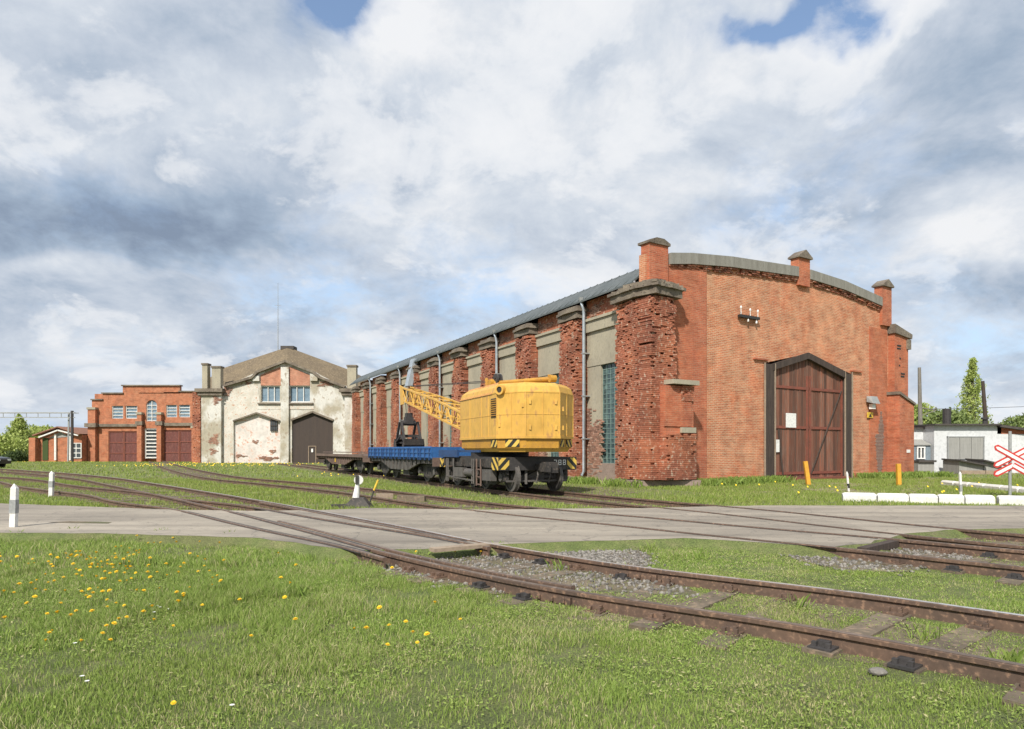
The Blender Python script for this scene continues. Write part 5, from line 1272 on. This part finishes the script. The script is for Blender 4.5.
def tree(X, Y, h, wd_, label, mat, shape='cone', n=5000, leaf=.16, name='deciduous_tree', base=.12):
    z0 = gz(X,Y); r = root(name, V(X,Y,z0), label, 'tree' if h > 3.2 else 'bush')
    w = MB(); w.tube([V(X,Y,z0-.1),V(X+.05*h*.1,Y,z0+h*.4),V(X,Y,z0+h*.93)],[.03*h,.018*h,.004*h],8); w.build('trunk','bark',r)
    cl = 220 if h > 3 else 30; C_ = []; 
    limbs = MB()
    for i in range(cl):
        t = base+(1-base)*(i+random.random())/cl; a = random.random()*6.28
        if shape == 'cone': R_ = wd_/2*(1-t)**.8*(1.05 if t > base+.08 else .7)
        else: R_ = wd_/2*math.sqrt(max(.02,1-((t-.55)/.47)**2))
        rr = R_*random.uniform(.35,1); c_ = (X+rr*math.cos(a), Y+rr*math.sin(a), z0+h*t)
        C_.append((c_, max(.06*h*.5, R_*random.uniform(.25,.75))))
        if i % 3 == 0: limbs.tube([V(X,Y,max(z0+.1*h, c_[2]-h*.1)),V(*c_)],[.008*h,.002*h],5)
    limbs.build('branch','bark',r)
    per = n//cl; pts = []; ti = []
    for c_, rad in C_:
        q = RNG.normal(size=(per,3)); q /= np.linalg.norm(q,axis=1)[:,None]; q *= (RNG.random(per)**.5)[:,None]*rad*np.array([1,1,.8]); pts.append(q+np.array(c_)); b_ = random.uniform(.1,.8); ti.append(np.clip(b_+RNG.uniform(-.2,.25,per),0,1))
    leaves('crown', mat, r, np.concatenate(pts), leaf, np.concatenate(ti)); return r
def at(px, Y): return (px-512)/F*Y
tree(at(973,82), 82, 12.4, 5.2, 'tall cone shaped young green tree behind the white shed', 'leaf_spring', 'cone', 10000, .10, base=.05)
tree(at(946,75), 75, 5.6, 6.5, 'low grey green bushy tree behind the shed, left of the cone shaped tree', 'leaf_mid', 'round', 4000, .17)
tree(at(918,78), 78, 6.6, 5, 'yellow green bushy tree showing between the brick depot corner and the pole', 'leaf_spring', 'round', 4000, .17)
tree(at(960,92), 92, 6.3, 7, 'dull green tree low behind the shed roof, just left of the cone shaped tree', 'leaf_mid', 'round', 3500, .18)
tree(at(1022,70), 70, 4.9, 5, 'small green tree above the shed roof at the right edge', 'leaf_mid', 'round', 3500, .16)
tree(at(19,135), 135, 9.0, 7.5, 'bright spring green tree at the left, taller one under the gantry beam', 'leaf_spring', 'cone', 12000, .17, base=.02)
tree(at(3,128), 128, 4.6, 8, 'low spring green bush at the far left edge under the gantry', 'leaf_spring', 'round', 3500, .22)
tree(at(31,142), 142, 5.8, 8, 'round lower spring green tree between the tall one and the brick annex', 'leaf_spring', 'round', 6000, .24, base=.0)
tree(at(42,150), 150, 7.0, 7, 'pale yellow green tree touching the left side of the brick annex', 'leaf_spring', 'round', 4500, .26, base=.0)
tree(at(15,112), 112, 1.6, 4.2, 'small dark low bush behind the parked black car', 'leaf_dark', 'round', 1500, .16, name='bush')
# far tree belt (reads as one mass)
n = 26000; X = RNG.uniform(-320,420,n); X = X[(X < -330) | (X > -400)]; n = len(X); Y = RNG.uniform(215,235,n); top_ = 3.2+1.2*np.sin(X*.11)+.9*np.sin(X*.31+1)
Z = -.6+RNG.random(n)**.7*top_
w = root('tmp', (0,0,0), '', ''); o = leaves('tree_belt', 'leaf_mid', w, np.stack([X,Y,Z],1), .8, RNG.random(n)); o.parent = None; bpy.data.objects.remove(w); setting(o,'stuff')

# ================================================================== GRASS
allx = [np.array(t) for t in TRACKS]
def near_track(X, Y):
    d = np.full(len(X), 99.)
    for t in allx:
        t = t[::2]
        for i in range(0, len(X), 20000):
            dd = np.sqrt((X[i:i+20000,None]-t[None,:,0])**2+(Y[i:i+20000,None]-t[None,:,1])**2).min(1); d[i:i+20000] = np.minimum(d[i:i+20000], dd)
    return d
def vnoise(X, Y, s, seed):
    r = np.random.default_rng(seed); g = r.random((64,64)); x = (X*s)%63; y = (Y*s)%63
    i = np.floor(x).astype(int); j = np.floor(y).astype(int); fx = x-i; fy = y-j; fx = fx*fx*(3-2*fx); fy = fy*fy*(3-2*fy)
    return g[i,j]*(1-fx)*(1-fy)+g[i+1,j]*fx*(1-fy)+g[i,j+1]*(1-fx)*fy+g[i+1,j+1]*fx*fy
DEP = [(O.x,O.y),(FR(21.7,0,0).x,FR(21.7,0,0).y),(60,60),(-15,90),(SR(47,0,0).x,SR(47,0,0).y)]
def footprint_ok(X, Y, road=True):
    k = np.ones(len(X), bool)
    if road: k &= ~inpoly(ROADPOLY, X, Y)
    a = (X-O.x)*so.x+(Y-O.y)*so.y; b = (X-O.x)*fo.x+(Y-O.y)*fo.y
    k &= ~((a < .75) & (b < .2) & (Y < 80))
    k &= ~((Y > 78) & (X < -17) & (X > -37)); k &= ~((Y > 44) & (X > 24) & (Y < 52))
    return k
def grass(name, n, y0, y1, hgt, wid, mat, tri=False, trackk=.35, gap=.0, tall=0, wide=.80):
    Y = np.sqrt(RNG.uniform(y0*y0, y1*y1, n)); X = RNG.uniform(-1,1,n)*(.78*Y+(2.4 if y1 < 20 else 3))
    k = footprint_ok(X, Y); X, Y = X[k], Y[k]
    d = near_track(X, Y); p = np.ones(len(X)); inn = d < 1.25
    p[inn] = trackk; p[np.abs(d-.795) < .055] = 0.0
    if y1 < 20:
        for (sx_, sy_, ax_, ay_) in SLEEP:
            rx_, ry_ = X-sx_, Y-sy_; al = rx_*ax_+ry_*ay_; ac = np.abs(-rx_*ay_+ry_*ax_); p[(np.abs(al) < 1.36) & (ac < .12)] *= .85
    for P in (gp1, gp2, gp3): p[inpoly([(q.x,q.y) for q in P], X, Y)] *= .07
    a = (X-O.x)*so.x+(Y-O.y)*so.y; s_ = (X-O.x)*sd.x+(Y-O.y)*sd.y
    p[(a > .7) & (a < 8.7) & (s_ > -5)] *= .30
    v = vnoise(X,Y,.9,1)*.6+vnoise(X,Y,3.3,2)*.4
    right = np.clip((X+1.5+.15*Y)/4, 0, 1) if y1 < 20 else 0
    bare = vnoise(X,Y,2.1,21)*.55+vnoise(X,Y,6.5,22)*.45; p *= np.clip((v-.20-.10*right)*4, .3, 1)*np.clip((.78-.09*right-bare)*8, .25, 1)
    k = RNG.random(len(X)) < p; X, Y, v, d = X[k], Y[k], v[k], d[k]; n = len(X)
    right = np.clip((X+2.0+.1*Y)/4, 0, 1) if y1 < 20 else np.zeros(n)
    h = hgt*RNG.uniform(.35,1.2,n)*(.55+.8*vnoise(X,Y,.6,3))*(1-.5*right)*(1+tall*(vnoise(X,Y,1.7,5) > .68))
    h = np.where(d < 1.1, h*.75, h)
    a = RNG.uniform(0,2*np.pi,n); lean = RNG.uniform(.15,.75,n)*h; la = RNG.uniform(0,2*np.pi,n)
    wv = wid*RNG.uniform(.6,1.3,n); dx, dy = np.cos(a)*wv/2, np.sin(a)*wv/2; lx, ly = np.cos(la)*lean, np.sin(la)*lean
    Z = np.array([gz(0,y) for y in Y]) if y1 > 80 else np.zeros(n)
    t = np.clip(RNG.beta(2,2,n)*.8+.12*(vnoise(X,Y,.4,8)-.5), 0, .84); dry = RNG.random(n) < (.06+.24*vnoise(X,Y,1.2,9)**2*(1+right)); t[dry] = RNG.uniform(.9,1,dry.sum())
    if tri:
        co = np.stack([np.stack([X-dx,Y-dy,Z],1), np.stack([X+dx,Y+dy,Z],1), np.stack([X+lx,Y+ly,Z+h],1)],1).reshape(-1,3); k_ = 3; nf = n; tt = np.repeat(t,3)
    else:
        m_ = .5; A_ = np.stack([X-dx,Y-dy,Z],1); B_ = np.stack([X+dx,Y+dy,Z],1); C1 = np.stack([X+dx*.75+lx*.3,Y+dy*.75+ly*.3,Z+h*.6],1); D1 = np.stack([X-dx*.75+lx*.3,Y-dy*.75+ly*.3,Z+h*.6],1); T = np.stack([X+lx,Y+ly,Z+h*.98],1); T2 = T+np.stack([dx*.15,dy*.15,0*X],1)
        co = np.stack([A_,B_,C1,D1, D1,C1,T2,T],1).reshape(-1,3); k_ = 4; nf = 2*n; tt = np.repeat(t,8)
    me = bpy.data.meshes.new(name); fast_mesh(me, co, k_, nf, tt); me.materials.append(MT[mat])
    o = bpy.data.objects.new(name, me); col.objects.link(o); setting(o,'stuff'); return o
grass('lawn_grass', 600000, 2.9, 8.5, .052, .0052, 'blade', trackk=.8, tall=.9)
grass('verge_grass', 280000, 8.5, 14, .075, .0085, 'blade', trackk=.8, tall=.6)
grass('yard_grass', 360000, 14, 36, .10, .022, 'blade_far', tri=True, trackk=.95)
grass('far_grass', 170000, 36, 108, .12, .06, 'blade_far', tri=True, trackk=.8)
# clover and broad-leaved plants between the blades
def broad(name, n, y0, y1, size):
    Y = np.sqrt(RNG.uniform(y0*y0, y1*y1, n)); X = RNG.uniform(-1,1,n)*(.78*Y+1.6)
    k = footprint_ok(X, Y); X, Y = X[k], Y[k]; d = near_track(X, Y); v = vnoise(X,Y,1.3,31)*.5+vnoise(X,Y,4.5,32)*.5
    k = (RNG.random(len(X)) < np.clip((v-.47)*7, .03, 1)) & (np.abs(d-.795) > .1); 
    for P in (gp1, gp2, gp3): k &= ~inpoly([(q.x,q.y) for q in P], X, Y)
    X, Y, v = X[k], Y[k], v[k]; n = len(X); Z = RNG.uniform(.008,.05,n)
    a = RNG.uniform(0,2*np.pi,n); s = size*RNG.uniform(.5,1.5,n); tl = RNG.uniform(-.6,.6,n)
    ux, uy = np.cos(a)*s, np.sin(a)*s; vx, vy = -np.sin(a)*s*.45, np.cos(a)*s*.45
    co = np.stack([np.stack([X-ux,Y-uy,Z-tl*s*.6],1), np.stack([X+vx,Y+vy,Z+.15*s],1), np.stack([X+ux,Y+uy,Z+tl*s*.8],1), np.stack([X-vx,Y-vy,Z-.15*s],1)],1).reshape(-1,3)
    co[:,2] = np.maximum(co[:,2], .004)
    t = np.clip(RNG.uniform(.1,.8,n)+.2*(v-.5), 0, .84); dr = RNG.random(n) < .10; t[dr] = .95
    me = bpy.data.meshes.new(name); fast_mesh(me, co, 4, n, np.repeat(t,4)); me.materials.append(MT['blade']); o = bpy.data.objects.new(name, me); col.objects.link(o); setting(o,'stuff')
broad('clover_ground_cover', 260000, 2.9, 14, .011)
# taller weeds tufts at the foot of the front wall
def weeds(name, base_pts, n, spread, h, wd_, mat='blade'):
    P = []; T = []
    for (x,y) in base_pts:
        for _ in range(n):
            a = random.random()*6.28; r_ = random.random()*spread; X = x+math.cos(a)*r_; Y = y+math.sin(a)*r_*.8; hh = h*random.uniform(.4,1.1); la = random.random()*6.28; l_ = hh*random.uniform(.1,.8); w_ = wd_*random.uniform(.6,1.3); aa = random.random()*6.28; dx, dy = math.cos(aa)*w_/2, math.sin(aa)*w_/2
            P += [(X-dx,Y-dy,0),(X+dx,Y+dy,0),(X+dx*.9+math.cos(la)*l_*.5,Y+dy*.9+math.sin(la)*l_*.5,hh*.7),(X-dx*.9+math.cos(la)*l_,Y-dy*.9+math.sin(la)*l_,hh)]
            T += [random.random()*.6]*4
    me = bpy.data.meshes.new(name); fast_mesh(me, np.array(P), 4, len(P)//4, np.array(T)); me.materials.append(MT[mat]); o = bpy.data.objects.new(name, me); col.objects.link(o); setting(o,'stuff')
bp_ = [FR(random.uniform(1.9,8.0),random.uniform(.2,1.4),0) for _ in range(46)]+[FR(random.uniform(15.2,21.5),random.uniform(.3,2.0),0) for _ in range(50)]+[SR(random.uniform(-.5,5),random.uniform(.9,1.5),0) for _ in range(14)]
weeds('wall_foot_weeds', [(p.x,p.y) for p in bp_], 60, .45, .34, .035)
weeds('lawn_weeds', [(G(x,y).x, G(x,y).y) for x,y in ((160,538),(163,536),(20,540),(70,536),(230,540),(300,600),(925,640),(800,610),(560,572),(420,560),(700,560),(650,552),(1005,668),(1015,672),(500,552))], 26, .12, .17, .008)

# ================================================================== DANDELIONS
dl = [(137,538),(150,540),(156,541),(163,543),(173,537),(176,541),(117,545),(123,546),(128,549),(135,551),(141,549),(142,554),(118,559),(127,559),(130,564),(72,556),(77,557),(55,558),(34,561),(27,565),(50,566),(73,568),(74,576),(2,590),(18,586),(12,590),(58,598),(79,592),(86,593),(92,587),(45,612),(61,613),(47,628),(51,627),(3,622),(44,642),(77,639),(105,603),(114,600),(100,628),(107,626),(111,622),(143,612),(125,612),(170,623),(178,592),(177,598),(185,595),(176,603),(188,583),(209,579),(213,577),(225,578),(226,562),(190,552),(220,545),(240,600),(280,580),(287,592),(174,692),(358,622),(365,628),(385,637),(406,617),(412,631),(418,638),(430,636),(277,552),(299,564),(201,543),(147,574),(165,573),(34,596),(383,603)]
dl += [(min(205,max(0,random.gauss(105,55))), min(640,max(538,560+abs(random.gauss(0,26))-8))) for _ in range(110)]+[(random.uniform(200,480), random.uniform(545,640)) for _ in range(14)]
proto = None
for i, (px, py) in enumerate(dl):
    hgt = random.uniform(.09,.15); p = G(px, py, hgt); p0 = V(p.x, p.y, .02)
    if proto is None:
        proto = root('dandelion', p0, 'yellow dandelion flower on a thin stem in the foreground grass', 'flower', 'dandelions in the foreground lawn')
        H_ = .12; w = MB(); w.tube([p0, p0+V(.006,0,H_*.5), p0+V(.0,0,H_)],[.0028,.0024,.0024],5); w.build('stem','stem',proto)
        w = MB()
        for ring_, (r_, zz) in enumerate(((.026,.0),(.022,.007),(.014,.013))):
            m_ = 18-ring_*4
            for k in range(m_):
                a = 6.283*(k+ring_*.4)/m_; d = V(math.cos(a),math.sin(a),0); t_ = V(-math.sin(a),math.cos(a),0); b0 = p0+V(0,0,H_)
                w.add([b0+t_*.0012, b0-t_*.0012, b0+d*r_-t_*.0032+V(0,0,zz), b0+d*r_+t_*.0032+V(0,0,zz)], [(0,1,2,3)])
        w.tube([p0+V(0,0,H_-.012),p0+V(0,0,H_)],[.004,.009],8); w.build('flower_head','petal',proto)
        f0 = proto
    else:
        s_ = random.uniform(.55,.95); copy_thing(proto, p0, rot=(random.uniform(-.25,.45),random.uniform(-.3,.3),random.random()*6), scale=s_*(1 if py > 560 else 1.1))
for i, (px, py) in enumerate(((213,586),(150,604),(157,606),(154,612),(82,676),(87,681),(232,705),(160,607),(168,609),(75,643))):
    p = G(px, py, .05); w = MB(); w.tube([V(p.x,p.y,0),V(p.x+.004,p.y,.05)],[.0015,.0015],4)
    d_ = root('daisy', V(p.x,p.y,0), 'tiny white daisy low in the foreground grass', 'flower', 'daisies in the foreground lawn'); w.build('stem','stem',d_)
    w = MB()
    for k in range(9):
        a = 6.283*k/9; dd = V(math.cos(a),math.sin(a),0); t_ = V(-math.sin(a),math.cos(a),0); b0 = V(p.x,p.y,.05); w.add([b0+t_*.002,b0-t_*.002,b0+dd*.014-t_*.004+V(0,0,.002),b0+dd*.014+t_*.004+V(0,0,.002)],[(0,1,2,3)])
    w.build('petals','white',d_)
# yellow haze of dandelions before the white depot and by the left annex: too many to count
P = []; 
for (x0,x1,y0,y1,n) in ((-37,-20,58,76,170),(-75,-55,90,108,160),(8,22,22,30,26),(-12,-3,36,50,40)):
    for _ in range(n):
        x, y = random.uniform(x0,x1), random.uniform(y0,y1)
        if y < 59 and not footprint_ok(np.array([x]), np.array([y]))[0]: continue
        s_ = .026 if y < 59 else .04; z = gz(x,y)+.12; P += [(x-s_,y,z-.02),(x+s_,y,z-.02),(x+s_,y+.05,z+.03),(x-s_,y+.05,z+.03)]
me = bpy.data.meshes.new('dandelion_drift'); fast_mesh(me, np.array(P), 4, len(P)//4, np.full(len(P),.5)); me.materials.append(MT['petal']); o = bpy.data.objects.new('dandelion_drift', me); col.objects.link(o); setting(o,'stuff')

# ================================================================== SKY, SUN, CAMERA
w_ = bpy.data.worlds.new('World'); sc.world = w_; w_.use_nodes = True; nt = w_.node_tree
for n_ in list(nt.nodes): nt.nodes.remove(n_)
outn = N(nt,'ShaderNodeOutputWorld'); sun_dir = V(-.33,-.92,0).normalized(); el = math.radians(43)
sky = N(nt,'ShaderNodeTexSky', sky_type='NISHITA'); sky.sun_disc = False; sky.sun_elevation = el; sky.sun_rotation = math.atan2(sun_dir.x, sun_dir.y); sky.air_density = 1.0; sky.dust_density = .6; sky.ozone_density = 2.0
bgs = N(nt,'ShaderNodeBackground'); bgs.inputs[1].default_value = .15
skyc = mix(nt, .0, sky.outputs[0], (1,1,1)); L(nt, skyc, bgs.inputs[0])
tc = N(nt,'ShaderNodeTexCoord').outputs['Generated']
sep = N(nt,'ShaderNodeSeparateXYZ'); L(nt, tc, sep.inputs[0])
def mth(op, a, b=None, clamp=False):
    m = N(nt,'ShaderNodeMath', operation=op, use_clamp=clamp)
    for s_, v in ((m.inputs[0], a), (m.inputs[1], b)):
        if v is None: continue
        if isinstance(v,(int,float)): s_.default_value = v
        else: L(nt, v, s_)
    return m.outputs[0]
zz = mth('ADD', mth('MAXIMUM', sep.outputs[2], 0.0), .42)
cb = N(nt,'ShaderNodeCombineXYZ'); L(nt, mth('DIVIDE', sep.outputs[0], zz), cb.inputs[0]); L(nt, mth('DIVIDE', sep.outputs[1], zz), cb.inputs[1]); cb.inputs[2].default_value = 3.7
cv = cb.outputs[0]
warp = noise(nt, cv, 1.3, 3); wv = scaled(nt, warp.outputs['Color'], (.28,.28,0)); ad = N(nt,'ShaderNodeVectorMath', operation='ADD'); L(nt, cv, ad.inputs[0]); L(nt, wv, ad.inputs[1])
n_cov = noise(nt, ad.outputs[0], 2.4, 12, .66); n_sh = noise(nt, ad.outputs[0], 3.6, 12, .63); n_f = noise(nt, ad.outputs[0], 11.0, 8, .62)
def dirp(px, py): return V((px-512)/F, 1, (450-py)/F).normalized()
dw = N(nt,'ShaderNodeVectorMath', operation='NORMALIZE')
wd2 = noise(nt, tc, 3.5, 5, .6); sub = N(nt,'ShaderNodeVectorMath', operation='SUBTRACT'); L(nt, wd2.outputs['Color'], sub.inputs[0]); sub.inputs[1].default_value = (.5,.5,.5)
ad2 = N(nt,'ShaderNodeVectorMath', operation='ADD'); L(nt, tc, ad2.inputs[0]); L(nt, scaled(nt, sub.outputs[0], (.32,.32,.22)), ad2.inputs[1]); L(nt, ad2.outputs[0], dw.inputs[0])
def spot(px, py, sx, sy, wgt):
    """soft elliptical patch of sky round a fixed compass direction"""
    d = dirp(px, py); c_ = N(nt,'ShaderNodeVectorMath', operation='SUBTRACT'); L(nt, dw.outputs[0], c_.inputs[0]); c_.inputs[1].default_value = d
    s_ = scaled(nt, c_.outputs[0], (F/sx, F/sx, F/sy)); ln = N(nt,'ShaderNodeVectorMath', operation='LENGTH'); L(nt, s_, ln.inputs[0])
    mr = N(nt,'ShaderNodeMapRange', interpolation_type='SMOOTHSTEP'); L(nt, ln.outputs['Value'], mr.inputs[0]); mr.inputs[1].default_value = 0; mr.inputs[2].default_value = 1.6; mr.inputs[3].default_value = wgt; mr.inputs[4].default_value = 0
    return mr.outputs[0]
def total(base, spots):
    a = base
    for s_ in spots: a = mth('ADD', a, spot(*s_))
    return a
cov = total(mth('ADD', n_cov.outputs[0], .10), [(335,12,42,26,-.27),(765,4,80,22,-.33),(865,26,40,14,-.22),(268,45,26,40,-.12),(430,300,150,55,-.13),(560,60,40,10,-.03),(150,60,160,90,.12),(600,110,260,90,.14),(985,60,60,60,.2),(980,380,60,50,-.16)])
fac = ramp(nt, cov, [(.40,0),(.52,.75),(.62,1)]).outputs[0]
sh = total(mth('ADD', mth('MULTIPLY', n_sh.outputs[0], .66), mth('MULTIPLY', n_f.outputs[0], .34)), [(90,60,150,70,-.04),(760,110,120,40,-.03),(80,215,130,34,-.26),(190,225,100,40,-.16),(130,310,120,60,-.12),(990,60,62,60,-.20),(990,292,55,22,-.20),(60,90,90,70,-.05),(820,210,120,30,-.08),(340,190,60,18,-.08),(395,45,60,50,.16),(510,290,70,16,.16),(1000,220,60,40,.14),(640,100,170,60,.07),(900,15,70,25,.16),(240,270,40,20,.10),(60,262,60,12,.12),(60,350,110,30,.14),(230,110,60,60,.06),(730,170,90,25,.08)])
cc = ramp(nt, sh, [(.16,(.22,.28,.38)),(.32,(.34,.42,.53)),(.44,(.49,.55,.64)),(.54,(.60,.65,.72)),(.70,(.80,.81,.83))]).outputs[0]
n_p = noise(nt, ad.outputs[0], 5.2, 12, .60)
pf = total(mth('ADD', mth('MULTIPLY', n_p.outputs[0], .8), mth('MULTIPLY', n_sh.outputs[0], .25)), [(80,215,130,34,-.2),(190,225,100,40,-.15),(990,60,62,60,-.2),(395,40,60,50,.10),(510,290,60,14,.13),(60,258,50,12,.10),(1000,220,50,30,.10),(900,12,70,25,.12)])
cc = mix(nt, ramp(nt, pf, [(.545,0),(.60,.55),(.72,.9)]).outputs[0], cc, (.80,.815,.84))
# pale veil over the blue gaps towards the horizon
hz_ = ramp(nt, sep.outputs[2], [(0,1),(.20,.62),(.45,.12)]).outputs[0]
bgc = N(nt,'ShaderNodeBackground'); L(nt, cc, bgc.inputs[0]); bgc.inputs[1].default_value = .93
bgv = N(nt,'ShaderNodeBackground'); bgv.inputs[0].default_value = (.50,.64,.82,1); bgv.inputs[1].default_value = 1.0
m1 = N(nt,'ShaderNodeMixShader'); L(nt, hz_, m1.inputs[0]); L(nt, bgs.outputs[0], m1.inputs[1]); L(nt, bgv.outputs[0], m1.inputs[2])
m2 = N(nt,'ShaderNodeMixShader'); L(nt, fac, m2.inputs[0]); L(nt, m1.outputs[0], m2.inputs[1]); L(nt, bgc.outputs[0], m2.inputs[2]); L(nt, m2.outputs[0], outn.inputs[0])
w_.cycles.sampling_method = 'MANUAL'; w_.cycles.sample_map_resolution = 512
sl = bpy.data.lights.new('sun','SUN'); sl.energy = 4.7; sl.angle = math.radians(2.5); sl.color = (1,.94,.84); so_ = bpy.data.objects.new('sun', sl); col.objects.link(so_)
D = V(sun_dir.x*math.cos(el), sun_dir.y*math.cos(el), math.sin(el)); so_.rotation_euler = D.to_track_quat('Z','Y').to_euler(); so_.location = (0,0,50)
cam = bpy.data.cameras.new('camera'); co_ = bpy.data.objects.new('camera', cam); col.objects.link(co_); sc.camera = co_
cam.sensor_fit = 'HORIZONTAL'; cam.sensor_width = 36; cam.lens = 36*F/1024; cam.shift_y = (HY-364.5)/1024; cam.clip_start = .1; cam.clip_end = 3000
co_.location = (0,0,H); co_.rotation_euler = (math.radians(90),0,0)
sc.view_settings.view_transform = 'Standard'; sc.view_settings.look = 'None'; sc.view_settings.exposure = .25; sc.view_settings.gamma = 1
sc.cycles.max_bounces = 5; sc.cycles.use_denoising = True
